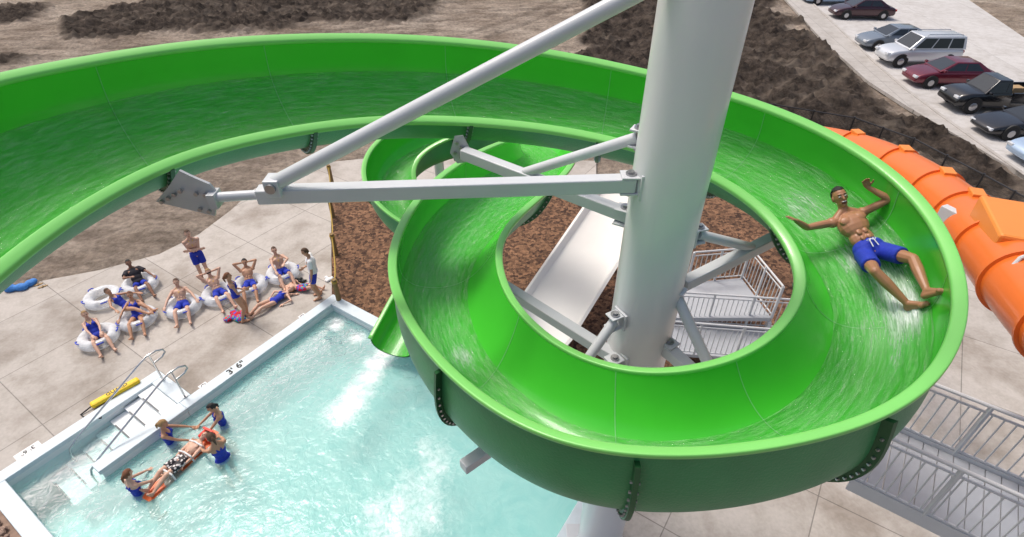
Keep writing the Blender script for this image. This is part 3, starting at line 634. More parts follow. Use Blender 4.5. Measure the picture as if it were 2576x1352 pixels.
# ---------------------------------------------------------------- cars
def bil(q,u,v): return q[0].lerp(q[1],u).lerp(q[3].lerp(q[2],u),v)
def car(name,label,cat,px,py,yaw,kind,paint,z=-.05):
    p=G(px,py,z); t=thing(name,label,cat,(p.x,p.y,z),yaw,'cars parked in the lot')
    K={'sedan':dict(b=[(-2.3,.55,.36,.70),(-2.22,.86,.22,.80),(-1.5,.95,.2,.87),(0,.93,.2,.88),(.95,.93,.2,.88),(1.6,.83,.2,.86),(2.1,.70,.22,.80),(2.28,.52,.3,.70)],g=(1.12,-1.72,.25,-.98,.92,1.40,.80,.60),wh=(1.4,-1.35,.32)),
       'suv':dict(b=[(-2.28,.8,.4,.78),(-2.22,1.10,.28,.85),(-1.4,1.10,.27,.9),(0,1.08,.27,.9),(.95,1.08,.27,.9),(1.6,1.0,.27,.88),(2.12,.90,.3,.82),(2.25,.6,.4,.74)],g=(1.15,-2.24,.45,-2.08,1.07,1.80,.84,.70),wh=(1.4,-1.4,.37)),
       'coupe':dict(b=[(-2.35,.6,.36,.72),(-2.25,.88,.22,.82),(-1.4,.9,.18,.9),(0,.84,.18,.9),(.9,.84,.18,.9),(1.6,.74,.18,.88),(2.2,.58,.2,.8),(2.42,.45,.28,.66)],g=(1.0,-1.75,.05,-.8,.83,1.26,.78,.56),wh=(1.45,-1.35,.33)),
       'pickup':dict(b=[(-2.6,.62,.42,.80),(-2.55,.64,.36,.85),(-.22,.64,.3,.88),(-.18,1.04,.3,.88),(1.0,1.04,.3,.88),(1.75,1.0,.3,.87),(2.2,.90,.32,.82),(2.35,.6,.4,.76)],g=(1.15,-.16,.62,-.02,1.02,1.66,.80,.64),wh=(1.5,-1.5,.38))}[kind]
    vs=[];fs=[];k=0
    for(x,zt,zb,w) in K['b']:
        h=zt-zb; half=[(w*.86,zb),(w*.98,zb+h*.18),(w,zb+h*.5),(w*.985,zb+h*.8),(w*.93,zt-.015),(w*.80,zt)]
        ring=half+[(w*.3,zt+.02)]+[(-a,b) for a,b in [(w*.3,zt+.02)]+half[::-1]]; k=len(ring)
        vs+=[V((x,a,b)) for a,b in ring]
    for i in range(len(K['b'])-1):
        for j in range(k): fs.append((i*k+j,i*k+(j+1)%k,(i+1)*k+(j+1)%k,(i+1)*k+j))
    fs.append(tuple(range(k))); fs.append(tuple((len(K['b'])-1)*k+j for j in range(k)))
    body=MB().add(vs,fs).build('body',paint,t,ang=60)
    if kind!='pickup': s_=body.modifiers.new('sub','SUBSURF'); s_.levels=2; s_.render_levels=2
    if kind=='pickup':
        for s_ in(-1,1): MB().box((-1.38,s_*.82,.85),2.38,.09,.46).build('bed_wall',paint,t,False,bevel=.02)
        MB().box((-2.56,0,.85),.08,1.55,.46).build('tailgate',paint,t,False,bevel=.02)
        MB().box((-1.38,0,.67),2.2,1.5,.02).build('bed_floor',liner,t,False)
    xf,xr,tf,tr,zb,zt,wb,wt=K['g']
    bF=[V((xf,-wb,zb)),V((xf,wb,zb))]; bR=[V((xr,-wb,zb)),V((xr,wb,zb))]; tF=[V((tf,-wt,zt-.03)),V((tf,wt,zt-.03))]; tR=[V((tr,-wt,zt-.03)),V((tr,wt,zt-.03))]
    mb=MB(); xm=(tf+tr)/2
    mb.add(bF+bR+tF+tR+[V((tf-.15,0,zt)),V((tr+.15,0,zt))],[(0,1,5,4),(3,2,6,7),(1,3,7,5),(2,0,4,6),(4,5,8),(7,6,9),(5,7,9,8),(6,4,8,9)])
    mb.build('cabin',paint,t,ang=25,bevel=.04)
    def win(nm,q,u0,u1,v0,v1):
        nr=(q[1]-q[0]).cross(q[3]-q[0]).normalized()
        if nr.dot(q[0]-V((xm,0,zb)))<0: nr=-nr
        ps=[bil(q,*uv) for uv in((u0,v0),(u1,v0),(u1,v1),(u0,v1))]; MB().prism([p-nr*.01 for p in ps],nr*.018).build(nm,glass,t,False)
    win('windshield',[bF[0],bF[1],tF[1],tF[0]],.06,.94,.08,.93); win('rear_window',[bR[0],bR[1],tR[1],tR[0]],.07,.93,.1,.9)
    for s_ in(0,1):
        q=[bF[s_],bR[s_],tR[s_],tF[s_]]
        cuts={'sedan':[(.10,.46),(.49,.84)],'suv':[(.08,.36),(.385,.66),(.685,.94)],'coupe':[(.12,.58),(.62,.8)],'pickup':[(.08,.72),(.76,.93)]}[kind]
        for u0,u1 in cuts: win('side_window',q,u0,u1,.1,.86)
    if kind=='suv':
        for s_ in(-1,1): MB().tube([(tf-.25,s_*.58,zt-.02),(tf-.3,s_*.58,zt+.05),(tr+.25,s_*.58,zt+.05),(tr+.2,s_*.58,zt-.02)],.022,6).build('roof_rail',chrome,t)
    for x in K['wh'][:2]:
        for s_ in(-1,1):
            w=.88; r=K['wh'][2]
            MB().cyl((x,s_*(w-.10),r+.03),(x,s_*(w+.006),r+.03),r+.05,seg=24).build('wheel_arch',black,t)
            o=MB().cyl((x,s_*(w-.18),r),(x,s_*(w+.02),r),r,seg=24).build('wheel',tyre,t)
            mb=MB(); mb.cyl((x,s_*(w+.0),r),(x,s_*(w+.028),r),r*.6,r*.5,seg=10); mb.build('rim',chrome,o)
    xf_=K['b'][-2][0]; zf=K['b'][-2][1]; wf=K['b'][-2][3]
    for s_ in(-1,1):
        MB().box((xf_+.04,s_*wf*.70,zf-.12),.22,.34,.12).build('headlight',lampm,t,False,bevel=.02)
        MB().box((K['b'][0][0]+.06,s_*.60,K['b'][1][1]-.18),.12,.3,.14).build('taillight',tailm,t,False,bevel=.02)
        MB().box((xf-.18,s_*(wb+.12),zb+.06),.12,.18,.12).build('side_mirror',paint,t,False,bevel=.02)
    return t
def paint(n,c): return M(n,c,.25,.3,.03,1,0,4,.8)
PI=math.pi
car('parked_car','light blue car cut off by the top edge of the lot','car',2085,8,PI,'sedan',paint('light blue paint',(.25,.36,.5)))
car('parked_car','dark plum sedan second from the far end of the row','car',2160,44,PI-.06,'sedan',paint('plum paint',(.05,.012,.02)))
car('parked_car','grey sedan parked just beyond the white wagon','car',2240,120,PI,'sedan',paint('slate grey paint',(.20,.235,.28)))
car('parked_car','white silver wagon with the tallest cabin in the row','car',2296,160,PI,'suv',paint('white silver paint',(.68,.70,.73)))
car('parked_car','maroon sedan parked between white wagon and black pickup','car',2376,211,PI-.03,'sedan',paint('maroon paint',(.16,.012,.03)))
car('parked_truck','black pickup truck with a carton in its bed','pickup truck',2485,272,PI-.03,'pickup',paint('black paint',(.012,.013,.016)))
car('parked_car','low black coupe cut by the right edge','car',2578,335,PI,'coupe',paint('black coupe paint',(.015,.016,.02)))
car('parked_car','pale blue car nearest the camera at the right edge','car',2675,407,PI,'sedan',paint('pale blue paint',(.40,.52,.68)))
p=G(2485,272,-.05); tag(MB().box((p.x+1.0,p.y+.15,.82),.6,.5,.4).build('carton',cardb,None,False,bevel=.01),'brown carton riding in the black pickup bed','box')
# ---------------------------------------------------------------- people
def remesh(mb,name,vox,it):
    me=mb.mesh('tmp'); o=bpy.data.objects.new('tmp',me); COL.objects.link(o)
    r=o.modifiers.new('r','REMESH'); r.mode='VOXEL'; r.voxel_size=vox
    if it: s_=o.modifiers.new('s','SMOOTH'); s_.factor=.5; s_.iterations=it
    dg=bpy.context.evaluated_depsgraph_get(); m2=bpy.data.meshes.new_from_object(o.evaluated_get(dg)); m2.name=name
    bpy.data.objects.remove(o); bpy.data.meshes.remove(me)
    m2.polygons.foreach_set('use_smooth',[True]*len(m2.polygons))
    return m2
def ik(a,b,l1,l2,pole):
    d=b-a; L=min(max(d.length,.12),(l1+l2)*.995); d=d.normalized(); b=a+d*L
    ca=max(-1,min(1,(l1*l1+L*L-l2*l2)/(2*l1*L))); pl=V(pole); pp=pl-d*pl.dot(d); pp=pp.normalized() if pp.length>1e-4 else d.orthogonal().normalized()
    return a+d*l1*ca+pp*l1*math.sqrt(max(0,1-ca*ca)),b
def hand(mb,w,d,nrm,side,curl):
    d=d.normalized(); nrm=(nrm-d*nrm.dot(d)).normalized(); lat=d.cross(nrm)*side
    mb.ell(w+d*.045,(lat,nrm,d),(.041,.016,.055),10,7)
    for i,l in enumerate((.068,.078,.072,.055)):
        b=w+d*(.088-.006*abs(i-1.2))+lat*(.031-.0205*i); d1=(d+nrm*curl*.5+lat*(.12-.08*i)).normalized(); m=b+d1*l*.55; d2=(d+nrm*curl*1.5).normalized()
        mb.caps(b-d1*.02,m,.0098,.009,8); mb.caps(m,m+d2*l*.5,.009,.0075,8)
    b=w+d*.03+lat*.034; d1=(d*.65+lat*.75+nrm*.2).normalized(); mb.caps(b-d1*.012,b+d1*.034,.0125,.011,8); mb.caps(b+d1*.034,b+d1*.034+(d*.8+lat*.3+nrm*.3).normalized()*.03,.011,.009,8)
def person(label,loc,yaw,P,skin,hair,wear,sex='m',s=1.0,vox=.0085,long=0,it=2,extra=(),mouth='closed'):
    t=thing('person',label,'person',tuple(loc),yaw)
    X_=lambda k,d: V(P.get(k,d))
    sd=X_('sd',(0,0,1)).normalized(); rt=X_('rt',(1,0,0)); rt=(rt-sd*rt.dot(sd)).normalized(); fr=sd.cross(rt); ax=(rt,fr,sd)
    pel=X_('pel',(0,0,.95)); nb=pel+sd*.5; f=sex=='f'; shw=.155 if f else .178
    SLR=[nb-sd*.05-rt*shw,nb-sd*.05+rt*shw]; HP=[pel-rt*.088-sd*.03,pel+rt*.088-sd*.03]
    nk=X_('nk',sd).normalized(); hc=nb+nk*.2; hf=X_('face',fr); hf=(hf-nk*hf.dot(nk)).normalized(); hr=hf.cross(nk); hax=(hr,hf,nk)
    mb=MB()
    mb.ell(pel,ax,(.16 if f else .15,.105,.115)); mb.ell(pel+sd*.16,ax,(.115 if f else .13,.085,.14)); mb.ell(pel+sd*.34+fr*.008,ax,(.142 if f else .165,.1 if f else .112,.17))
    mb.caps(SLR[0]+rt*.02,SLR[1]-rt*.02,.055,.055)
    for sg,S in((-1,SLR[0]),(1,SLR[1])):
        mb.caps(nb+nk*.05+rt*sg*.02,S-rt*sg*.03,.04,.05)
        if f: mb.ell(pel+sd*.35+rt*sg*.066+fr*.085,ax,(.055,.05,.055))
        else: mb.ell(pel+sd*.385+rt*sg*.075+fr*.078,ax,(.075,.036,.058))
    if not f:
        for k in(0,1,2):
            for sg in(-1,1): mb.ell(pel+sd*(.13+.075*k)+rt*sg*.035+fr*.088,ax,(.03,.016,.032),8,6)
    mb.caps(nb-sd*.02,hc-nk*.06,.055,.05)
    mb.ell(hc+nk*.012,hax,(.074,.092,.108)); mb.ell(hc-nk*.06+hf*.022,hax,(.052,.062,.062)); mb.caps(hc+hf*.088+nk*.008,hc+hf*.102-nk*.026,.009,.013,8)
    mb.ell(hc-nk*.098+hf*.06,hax,(.022,.02,.018)); mb.caps(hc+hf*.082+nk*.03-hr*.035,hc+hf*.082+nk*.03+hr*.035,.010,.010,8)
    for sg in(-1,1): mb.ell(hc+hr*sg*.076-hf*.005-nk*.005,hax,(.012,.02,.032),8,6)
    hands=[X_('hl',(-.24,.05,.80)),X_('hr',(.24,.05,.80))]; ep=[X_('el',(-.6,-1,0)),X_('er',(.6,-1,0))]
    El=[];Kn=[]
    for i in(0,1):
        S=SLR[i]; sg=(-1,1)[i]
        hd=hands[i]
        if P.get('rel'+'lr'[i]): hd=S+V(P['rel'+'lr'[i]])
        e,w=ik(S,hd,.29,.255,ep[i]); El.append(e); k=.85 if f else 1
        mb.ell(S,ax,(.058*k,.058*k,.062*k)); mb.caps(S,S.lerp(e,.5),.05*k,.046*k); mb.caps(S.lerp(e,.5),e,.046*k,.037*k); mb.caps(e,e.lerp(w,.3),.037*k,.039*k); mb.caps(e.lerp(w,.3),w,.039*k,.026*k)
        hand(mb,w,X_('hd'+'lr'[i],w-e),X_('pn'+'lr'[i],fr-sd*.3),P.get('ts'+'lr'[i],1 if i==0 else -1),P.get('curl'+'lr'[i],P.get('curl',.35)))
    feet=[X_('fl',(-.1,0,.088)),X_('fr',(.1,0,.088))]; kp_=[X_('kl',(0,1,0)),X_('kr',(0,1,0))]; toes=[X_('tl',(-.15,1,0)),X_('tr',(.15,1,0))]
    for i in(0,1):
        k_,a=ik(HP[i],feet[i],.44,.425,kp_[i]); Kn.append(k_); d=(a-k_).normalized(); tt=toes[i].normalized(); fd=d-tt*d.dot(tt); fd=fd.normalized() if fd.length>.1 else -fr
        mb.caps(HP[i],HP[i].lerp(k_,.5),.086,.075); mb.caps(HP[i].lerp(k_,.5),k_,.075,.054); mb.caps(k_,k_.lerp(a,.35),.053,.056); mb.caps(k_.lerp(a,.35),a,.056,.034)
        he=a+fd*.045-tt*.03; ba=a+fd*.052+tt*.13; mb.caps(a,he,.036,.032); mb.caps(he,ba,.031,.032); mb.caps(a,ba,.036,.029); mb.caps(ba+fd*.005,ba+fd*.008+tt*.05,.026,.02)
        lt=tt.cross(fd); mb.caps(ba-lt*.02,ba+lt*.02+tt*.03,.028,.022)
    def fin(m,name,mat,par=t):
        if s!=1:
            for v in m.vertices: v.co*=s
        o=link(m,name,mat,par); return o
    body=fin(remesh(mb,'body',vox,it),'body',skins[skin])
    hm=MB(); hm.ell(hc+nk*.016-hf*.006,hax,(.083,.1,.115),26,18,lambda x,y,z:(y<.15 or z>.62) and (z>-.15 or (y<-.3 and z>-.55)))
    hm.v=[tuple(V(v)+V((random.uniform(-1,1),random.uniform(-1,1),random.uniform(-1,1)))*.003) for v in hm.v]
    if long: hm.caps(hc-hf*.095+nk*.03,hc-hf*.12-nk*.02,.03,.032); hm.caps(hc-hf*.12-nk*.02,hc-hf*.11-nk*long,.03,.012)
    m=hm.mesh('hair'); m.polygons.foreach_set('use_smooth',[True]*len(m.polygons)); fin(m,'hair',hairs[hair])
    big=mouth=='open'
    for sg in(-1,1):
        e=hc+hf*.083+nk*.008+hr*sg*.031
        if big: fin(MB().ell(e,hax,(.015,.010,.008),10,7).mesh('eye'),'eye',eyew); fin(MB().ell(e+hf*.006,hax,(.007,.006,.007),8,6).mesh('pupil'),'pupil',eyed); fin(MB().caps(e+nk*.022-hr*.016+hf*.006,e+nk*.024+hr*.016+hf*.006,.005,.005,6).mesh('eyebrow'),'eyebrow',hairs[hair])
        else: fin(MB().ell(e,hax,(.012,.009,.007),8,6).mesh('eye'),'eye',eyed)
    if big:
        fin(MB().ell(hc+hf*.076-nk*.062,hax,(.03,.016,.018),12,8).mesh('mouth'),'mouth',mouthd); fin(MB().ell(hc+hf*.083-nk*.053,hax,(.024,.012,.007),12,6).mesh('teeth'),'teeth',eyew)
    else: fin(MB().ell(hc+hf*.08-nk*.058,hax,(.022,.009,.006),10,6).mesh('mouth'),'mouth',lipm)
    for w_ in wear:
        c=MB(); kind,mat=w_
        if kind=='trunks':
            c.ell(pel+sd*.03,ax,(.172,.122,.12))
            for i in(0,1): c.caps(HP[i],HP[i].lerp(Kn[i],.2),.098,.1); c.cyl(HP[i],HP[i].lerp(Kn[i],.68),.098,.094)
            m=remesh(c,'swim_trunks',.013,4); fin(m,'swim_trunks',mat)
        elif kind=='suit':
            c.ell(pel,ax,(.168,.114,.118)); c.ell(pel+sd*.16,ax,(.124,.094,.15)); c.ell(pel+sd*.30+fr*.006,ax,(.148,.108,.14))
            for sg in(-1,1):
                c.ell(pel+sd*.35+rt*sg*.066+fr*.085,ax,(.062,.056,.06)); q=pel+sd*.40+rt*sg*.075; c.caps(q+fr*.105,nb-sd*.0+rt*sg*.075+fr*.03,.016,.016,8); c.caps(nb+rt*sg*.075+fr*.03,pel+sd*.38+rt*sg*.03-fr*.10,.018,.018,8)
            fin(remesh(c,'swimsuit',.012,3),'swimsuit',mat)
        elif kind=='tee':
            c.ell(pel+sd*.03,ax,(.178,.132,.12)); c.ell(pel+sd*.17,ax,(.165,.128,.16)); c.ell(pel+sd*.34,ax,(.190,.14,.18)); c.caps(SLR[0],SLR[1],.075,.075)
            for i in(0,1): c.caps(SLR[i],SLR[i].lerp(El[i],.15),.078,.076); c.cyl(SLR[i],SLR[i].lerp(El[i],.68),.074,.078)
            fin(remesh(c,'t_shirt',.013,3),'t_shirt',mat)
    if 'shades' in extra: fin(MB().box(hc+hf*.095+nk*.008,.13,.02,.035,Matrix(hax).transposed()).mesh('sunglasses'),'sunglasses',blackp)
    if 'string' in extra:
        b=pel+sd*.08+fr*.13; c=MB()
        for sg in(-1,1): c.tube([b,b+rt*sg*.03-sd*.03+fr*.015,b+rt*sg*.05-sd*.01+fr*.01,b+rt*sg*.02-sd*.0+fr*.012,b+rt*sg*.03-sd*.10+fr*.01],.006,6)
        fin(c.mesh('drawstring'),'drawstring',white)
    if 'whistle' in extra:
        c=MB(); c.tube([nb+rt*.06-sd*.0+fr*.05,pel+sd*.33+fr*.135,nb-rt*.06+fr*.05],.008,6); fin(c.mesh('lanyard'),'lanyard',yellow)
    return t
def yawto(dx,dy): return math.atan2(-dx,dy)
SIT=dict(pel=(0,-.05,.19),sd=(0,-.72,.64),fl=(-.17,.76,.09),fr=(.17,.76,.09),kl=(-.25,.2,1),kr=(.25,.2,1),tl=(-.2,.6,.6),tr=(.2,.6,.6),hl=(-.42,.1,.34),hr=(.42,.1,.34),el=(-1,-.6,0),er=(1,-.6,0),nk=(0,-.3,1),pnl=(0,0,-1),pnr=(0,0,-1))
def D(base,**k): d=dict(base); d.update(k); return d
BEH=D(SIT,hl=(-.09,-.56,.66),hr=(.09,-.56,.66),el=(-1,.3,.3),er=(1,.3,.3),pnl=(0,1,0),pnr=(0,1,0))
CROSS=dict(hl=(.13,.17,1.20),hr=(-.13,.19,1.16),el=(-1,-.1,-.4),er=(1,-.1,-.4),pnl=(0,-1,0),pnr=(0,-1,0))
fd_=(.55,-.83)
Y0=yawto(*fd_)
ringsA=[('A',(268,757),(354,726)),('B',(258,856),(348,812)),('C',(472,778),(550,752)),('D',(642,724),(706,700))]
tl_=['clear double inflatable tube at the far left of the deck','clear double inflatable tube nearest the pool handrails','clear double inflatable tube in the middle of the group','clear double inflatable tube nearest the rope posts']
RC={}
for(nm,a,b),lb in zip(ringsA,tl_):
    a=G(*a);b=G(*b); c=(a+b)/2; d=(b-a).normalized(); a=c-d*.50; b=c+d*.50; RC[nm]=(a,b)
    t=thing('inflatable_tube',lb,'tube',(c.x,c.y,0))
    for p in(a,b):
        rg=MB().torus((p.x,p.y,.15),.37,.145,40,18).build('ring',vinylm,t,ang=180)
        for an in(.4,2.7,4.0,5.4):
            q=p+V((math.cos(an)*.465,math.sin(an)*.465,.258)); e=V((-math.sin(an),math.cos(an),0)); o_=V((math.cos(an),math.sin(an),.6))
            MB().tube([q-e*.08,q-e*.05+o_*.035,q+e*.05+o_*.035,q+e*.08],.018,6).build('handle',blue_h,rg)
person('person standing with folded arms in blue trunks behind the tubes',G(520,700),Y0,CROSS,'pale','brown',[('trunks',blue)],s=1.02,extra=('whistle',))
person('person in a black top reclining in the far left tube',RC['A'][1],Y0+.15,D(SIT,hr=(.15,.05,.55),er=(1,0,-.3)),'dark','black',[('trunks',blue),('tee',darkcloth)],s=.97)
person('person in blue swimsuit with bent knees in the left tube, hair tied back',RC['B'][1],Y0-.1,SIT,'tan','red',[('suit',blue)],'f',.94,long=.14)
person('person stretched out with straight legs behind the left tubes',G(324,778,.25),yawto(.96,-.25),D(SIT,pel=(0,0,.12),sd=(0,-.8,.6),fl=(-.1,.85,.05),fr=(.1,.85,.1)),'tan','brown',[('suit',blue)],'f',.92)
person('blond person in blue swimsuit sitting in the tube nearest the handrails',RC['B'][0],Y0+.2,D(SIT,hl=(-.1,.3,.38),hr=(.1,.32,.38)),'pale','blond',[('suit',blue)],'f',.95,extra=('whistle',),long=.1)
person('bare chested person in a tube with hands on its sides, left of sunglasses wearer',RC['C'][0],Y0-.15,SIT,'pale','brown',[('trunks',blue)],s=.98,extra=('whistle',))
person('person in sunglasses lounging with hands behind head',RC['C'][1],Y0+.12,BEH,'pale','blond',[('trunks',blue)],s=.98,extra=('shades','whistle'))
person('dark haired person lounging with hands behind head, right of the standing swimsuit',RC['D'][0],Y0-.2,BEH,'tan','black',[('trunks',blue)],s=.98)
person('bare chested person sitting in the tube nearest the rope posts',RC['D'][1],Y0,D(SIT,sd=(0,-.5,.85),hl=(-.1,.2,.62),hr=(.2,.3,.45)),'pale','brown',[('trunks',blue)],s=1.0,extra=('whistle',))
person('person with ponytail standing in blue swimsuit amid the tubes',G(617,805),yawto(.75,.55),dict(hl=(-.02,.25,1.05),hr=(.1,.28,1.1),fl=(-.1,.12,.088),fr=(.1,-.08,.088)),'tan','red',[('suit',blue)],'f',.97,long=.16)
person('person in white t-shirt and blue shorts standing by the rope post',G(806,748),yawto(-.95,-.3),dict(hl=(-.24,.08,.85),hr=(.12,.22,1.05),nk=(0,.35,1),face=(0,1,-.5)),'tan','brown',[('trunks',blue),('tee',tshirt)],s=1.04)
LIE=dict(pel=(0,0,.125),sd=(0,-1,.02),rt=(1,0,0),fl=(-.08,.86,.06),fr=(.1,.84,.06),kl=(0,0,1),kr=(0,0,1),tl=(-.2,.3,1),tr=(.2,.3,1),hl=(-.32,-.15,.06),hr=(.32,-.1,.06),el=(-1,0,0),er=(1,0,0),face=(0,0,1),nk=(0,-1,.1),pnl=(0,0,-1),pnr=(0,0,-1))
a=G(720,738)-G(640,787); person('person in blue swimsuit lying on the concrete by the tubes',G(690,765),yawto(-a.x,-a.y),LIE,'pale','blond',[('suit',blue)],'f',.9)
a=G(722,724)-G(800,728); person('person in patterned shorts lying beside the white shirted person',G(757,730),yawto(-a.x,-a.y),LIE,'pale','red',[('trunks',towelm)],'m',.78)
def inw(px,py): p=G(px,py,WL); return V((p.x,p.y,PF))
bd=G(500,1085,0)-G(400,1180,0); bd.z=0; bc=G(448,1150,0); bdn=bd.normalized(); bs=Z.cross(bdn)
H2=dict(hl=(-.2,.48,1.07),hr=(.2,.48,1.07),el=(-1,-.3,-.4),er=(1,-.3,-.4),pnl=(0,0,1),pnr=(0,0,1),nk=(0,.3,1))
def fac(px,py,tx,ty): a=G(tx,ty)-G(px,py); return yawto(a.x,a.y)
person('blond person in blue swimsuit reaching over the board, by the steps',inw(428,1110),fac(432,1116,470,1105),H2,'tan','blond',[('suit',blue)],'f',1.03,long=.12)
person('dark haired person in blue swimsuit beyond the red head block',inw(560,1064),fac(553,1068,515,1085),H2,'tan','black',[('suit',blue)],'f',1.03,long=.1)
person('person in blue swimsuit seen from behind at the head of the board',inw(560,1152),fac(553,1150,505,1095),D(H2,sd=(0,-.05,1)),'tan','brown',[('suit',blue)],'f',1.1,long=.14)
person('auburn haired person in blue swimsuit holding the foot of the board',inw(346,1240),fac(348,1240,400,1185),H2,'pale','red',[('suit',blue)],'f',1.03,long=.12)
BZ=WL+.02
def brd(u,w,z): return bc+bdn*u+bs*w+V((0,0,z+BZ))
bt=thing('rescue_board','orange rescue backboard floating in the pool under a person','board',(bc.x,bc.y,BZ-.06))
outl=[(-.95,-.11),(-.85,-.15),(0,-.18),(.7,-.20),(.9,-.18),(.97,-.09),(.97,.09),(.9,.18),(.7,.20),(0,.18),(-.85,.15),(-.95,.11)]
MB().prism([brd(u,w,-.07) for u,w in outl],(0,0,.05)).build('board_panel',boardm,bt,False,bevel=.012)
for u in(-.35,.15,.45): MB().tube([brd(u,-.2,-.02),brd(u,-.18,.17),brd(u,0,.225),brd(u,.18,.17),brd(u,.2,-.02)],.02,6).build('strap',white,bt)
for w in(-.12,.12): MB().box(brd(.74,w,.06),.24,.08,.17,Matrix((bdn,bs,Z)).transposed()).build('head_block',red,bt,False,bevel=.03)
MB().bar(brd(.82,-.15,.21),brd(.82,.15,.21),.05,.02).build('head_strap',red,bt,False)
person('person in black and white floral shorts strapped on the orange board',brd(.02,0,-.02),yawto(-bdn.x,-bdn.y),D(LIE,hl=(-.16,.1,.12),hr=(.16,.1,.12)),'pale','brown',[('trunks',floral)],s=.95)
# rider
pelv,pn=hit(2196,648,.16); nk0,nn0=hit(2122,528,.27)
sd=(nk0-pelv).normalized(); rtv=U(2085,535,3.3)-U(2180,512,3.2)
RP=dict(pel=pelv,sd=sd,rt=rtv,face=V((-.12,-.75,.45)),nk=(sd+V((-.16,-.05,.75))),hr=U(2003,556,3.34),rell=(-.02,.06,.29),er=V((0,.3,-1)),el=V((.85,-.45,.2)),hdl=V((-.5,.1,.75)),
 fr=hit(2294,774,.08)[0],fl=hit(2356,735,.08)[0],kr=V((-.8,-.1,.6)),kl=V((.45,-.1,.85)),tr=V((.25,-.5,.75)),tl=V((.3,-.45,.75)),pnr=V((0,0,-1)),pnl=V((-.3,-.9,.1)),curl=.3,curll=1.1)
base=pelv.copy(); RP={k:(V(v)-base if k in('pel','hr','fr','fl') else v) for k,v in RP.items()}
person('laughing bare chested person in blue trunks riding down the green slide',base,0,RP,'brown','black',[('trunks',blue)],s=1.0,vox=.0055,it=3,extra=('string',),mouth='open')
# ---------------------------------------------------------------- text and small things
def text(body,size,loc,xd,mat,par,yd=None,fat=.002):
    cu=bpy.data.curves.new('t','FONT'); cu.body=body; cu.size=size; cu.align_x='CENTER'; cu.align_y='CENTER'; cu.extrude=.002; cu.offset=fat; o=bpy.data.objects.new('t',cu); COL.objects.link(o)
    dg=bpy.context.evaluated_depsgraph_get(); me=bpy.data.meshes.new_from_object(o.evaluated_get(dg)); bpy.data.objects.remove(o); me.materials.clear()
    xd=V(xd).normalized(); yd=Z.cross(xd) if yd is None else V(yd).normalized(); zd=xd.cross(yd); off=V(LOC.get(par.name,(0,0,0))) if par else V((0,0,0))
    for v in me.vertices: c=v.co.copy(); v.co=V(loc)+xd*c.x+yd*c.y+zd*c.z-off
    return link(me,'lettering',mat,par)
def tile(label,a,b,sx,sy,txt,flip,z=.008):
    p=ab(a,b,z); t=thing('depth_tile',label,'sign',(p.x,p.y,z)); R=Matrix((-EA,EB,Z)).transposed()
    MB().box(p,sx,sy,.012,R).build('tile',white,t,False)
    if txt: text(txt,sy*.8,p+Z*.009,(EA if flip else -EA),black,t)
    else: MB().tube([p+Z*.01+V((math.cos(k*.4)*.06,math.sin(k*.4)*.06,0)) for k in range(16)],.009,6,True).build('symbol',black,t)
def toab(p): d=p-A; return d.dot(EA),d.dot(EB)
a,b=toab(G(70,1135)); tile('white depth tile with black numbers near the pool corner',a,b,.5,.2,"3' 6\"",True)
a,b=toab(G(513,972)); tile('small white symbol tile beside the handrails',a,b,.2,.2,None,False)
a,b=toab(G(762,797)); tile('small white symbol tile near the pool far corner',a,b,.2,.2,None,False)
a,b=toab(G(612,940)); p=ab(a,.11,.050); t=thing('depth_marking','black depth numbers painted on the pool coping','sign',(p.x,p.y,.050)); text("3' 6\"",.27,p,-EA,black,t,fat=.006)
for b,lb in((1.3,'bent stainless handrail on the outer side of the pool steps'),(.33,'bent stainless handrail between the pool steps and the water')):
    t=thing('handrail',lb,'handrail',tuple(ab(5.2,b,0)))
    MB().tube([ab(6.75,b,-.95),ab(6.75,b,-.30),ab(6.7,b,-.14),ab(6.5,b,.0),ab(4.75,b,.84),ab(4.5,b,.95),ab(4.25,b,.95),ab(4.10,b,.87),ab(4.08,b,.77),ab(4.18,b,.69),ab(4.42,b,.66)],.025,10).build('rail_tube',stainless,t,ang=80)
    MB().cyl(ab(4.42,b,.04),ab(4.42,b,.94),.024,seg=10).build('post',stainless,t)
    MB().cyl(ab(4.42,b,.04),ab(4.42,b,.07),.06,seg=14).build('base_flange',stainless,t)
r0,r1=G(228,1022,.09),G(350,955,.09); rd=(r1-r0).normalized()
t=thing('rescue_tube','yellow foam rescue tube lying on the deck beside the steps','rescue tube',tuple(((r0+r1)/2)*1.0)); LOC[t.name]=tuple(t.location)
MB().bar(r0,r1,.19,.13).build('foam_body',yellow,t,False,bevel=.05); text('GUARD',.14,r0.lerp(r1,.55)+Z*.068,rd,black,t)
MB().tube([r0-Z*.02,r0+V((-.15,-.2,-.07)),r0+V((.1,-.35,-.07)),r0+V((.4,-.3,-.07)),r0+V((.3,-.1,-.07))],.018,6).build('strap',black,t)
def lump(name,label,cat,px,py,r,mat,n_=7):
    p=G(px,py); mb=MB()
    for k in range(n_): mb.ell(p+V((random.uniform(-r,r),random.uniform(-r,r)*.7,r*.25)),(V((1,0,0)),V((0,1,0)),Z),(r*random.uniform(.4,.7),r*random.uniform(.35,.6),r*random.uniform(.25,.5)),10,7)
    m=remesh(mb,name,.02,2)
    c=V((p.x,p.y,0))
    for v in m.vertices: v.co-=c
    tag(link(m,name,mat,None,c),label,cat)
lump('towel','crumpled multicoloured towel at the feet of the standing swimsuit','towel',592,797,.26,towelm)
lump('beach_bag','blue bag dropped at the left edge of the deck','bag',55,722,.28,bluebag)
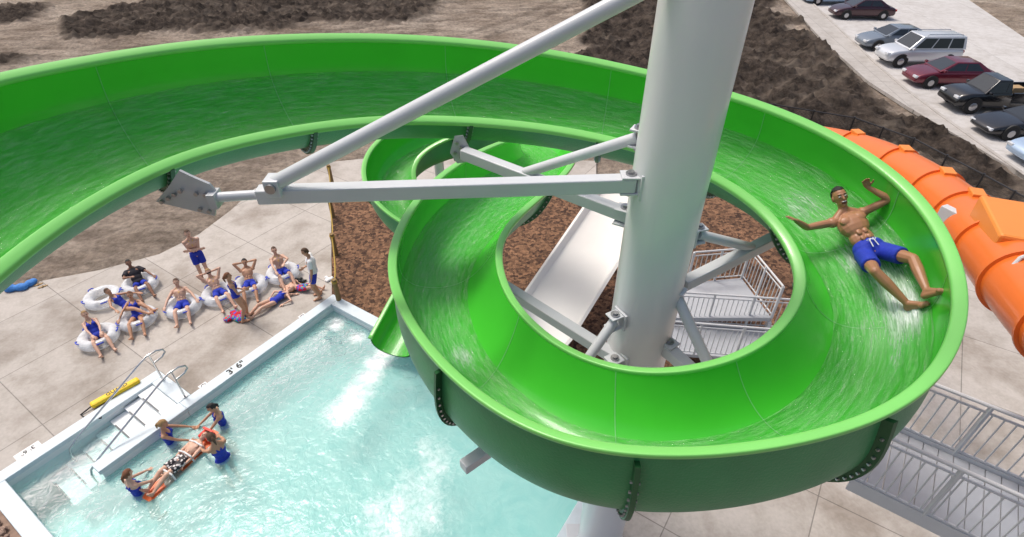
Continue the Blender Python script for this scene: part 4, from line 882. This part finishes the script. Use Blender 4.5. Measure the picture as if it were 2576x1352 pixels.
lump('towel','white towel by the rope posts beside the lying person','towel',828,704,.13,tshirt)
for px,py,lb in((96,717,'tan flip flop left of its pair by the blue bag'),(108,722,'tan flip flop right of its pair by the blue bag')):
    p=G(px,py); mb=MB(); mb.ell(p+Z*.015,(V((.8,.6,0)),V((-.6,.8,0)),Z),(.14,.05,.015),14,6); mb.tube([p+V((.02,-.06,.02)),p+V((.03,0,.06)),p+V((-.04,.05,.02))],.008,6); tag(mb.build('flip_flop',cardb),lb,'sandal')
for px,py,lb in((752,706,'black shoe beside the tubes, left one'),(762,711,'black shoe beside the tubes, right one')):
    p=G(px,py); mb=MB(); mb.ell(p+Z*.04,(V((.8,.6,0)),V((-.6,.8,0)),Z),(.14,.055,.04),14,6); mb.ell(p+V((-.06,-.045,.08)),(V((1,0,0)),V((0,1,0)),Z),(.06,.05,.05),10,6); tag(mb.build('shoe',black),lb,'shoe')
# ---------------------------------------------------------------- camera, light
cam=bpy.data.cameras.new('camera'); co_=bpy.data.objects.new('camera',cam); COL.objects.link(co_); co_.location=(0,0,HC); co_.rotation_euler=(math.pi/2-PIT,0,0)
cam.sensor_width=36; cam.lens=36*F/2576; cam.clip_end=3000; cam.clip_start=.05; SC.camera=co_
ts=V((-.36,.30,.88)).normalized()
sun=bpy.data.lights.new('sun','SUN'); sun.energy=1.85; sun.angle=math.radians(13); sun.color=(1,.96,.9); so=bpy.data.objects.new('sun',sun); COL.objects.link(so); so.rotation_euler=ts.to_track_quat('Z','Y').to_euler()
w=bpy.data.worlds.new('World'); SC.world=w; w.use_nodes=True; N=w.node_tree.nodes; L=w.node_tree.links
sk=N.new('ShaderNodeTexSky'); sk.sky_type='NISHITA'; sk.sun_disc=False; sk.sun_elevation=math.asin(ts.z); sk.sun_rotation=math.atan2(ts.x,ts.y); sk.dust_density=6; sk.air_density=1.0; sk.ozone_density=.5
L.new(sk.outputs[0],N['Background'].inputs[0]); N['Background'].inputs[1].default_value=.15
SC.view_settings.view_transform='Standard'; SC.view_settings.look='None'; SC.view_settings.exposure=0
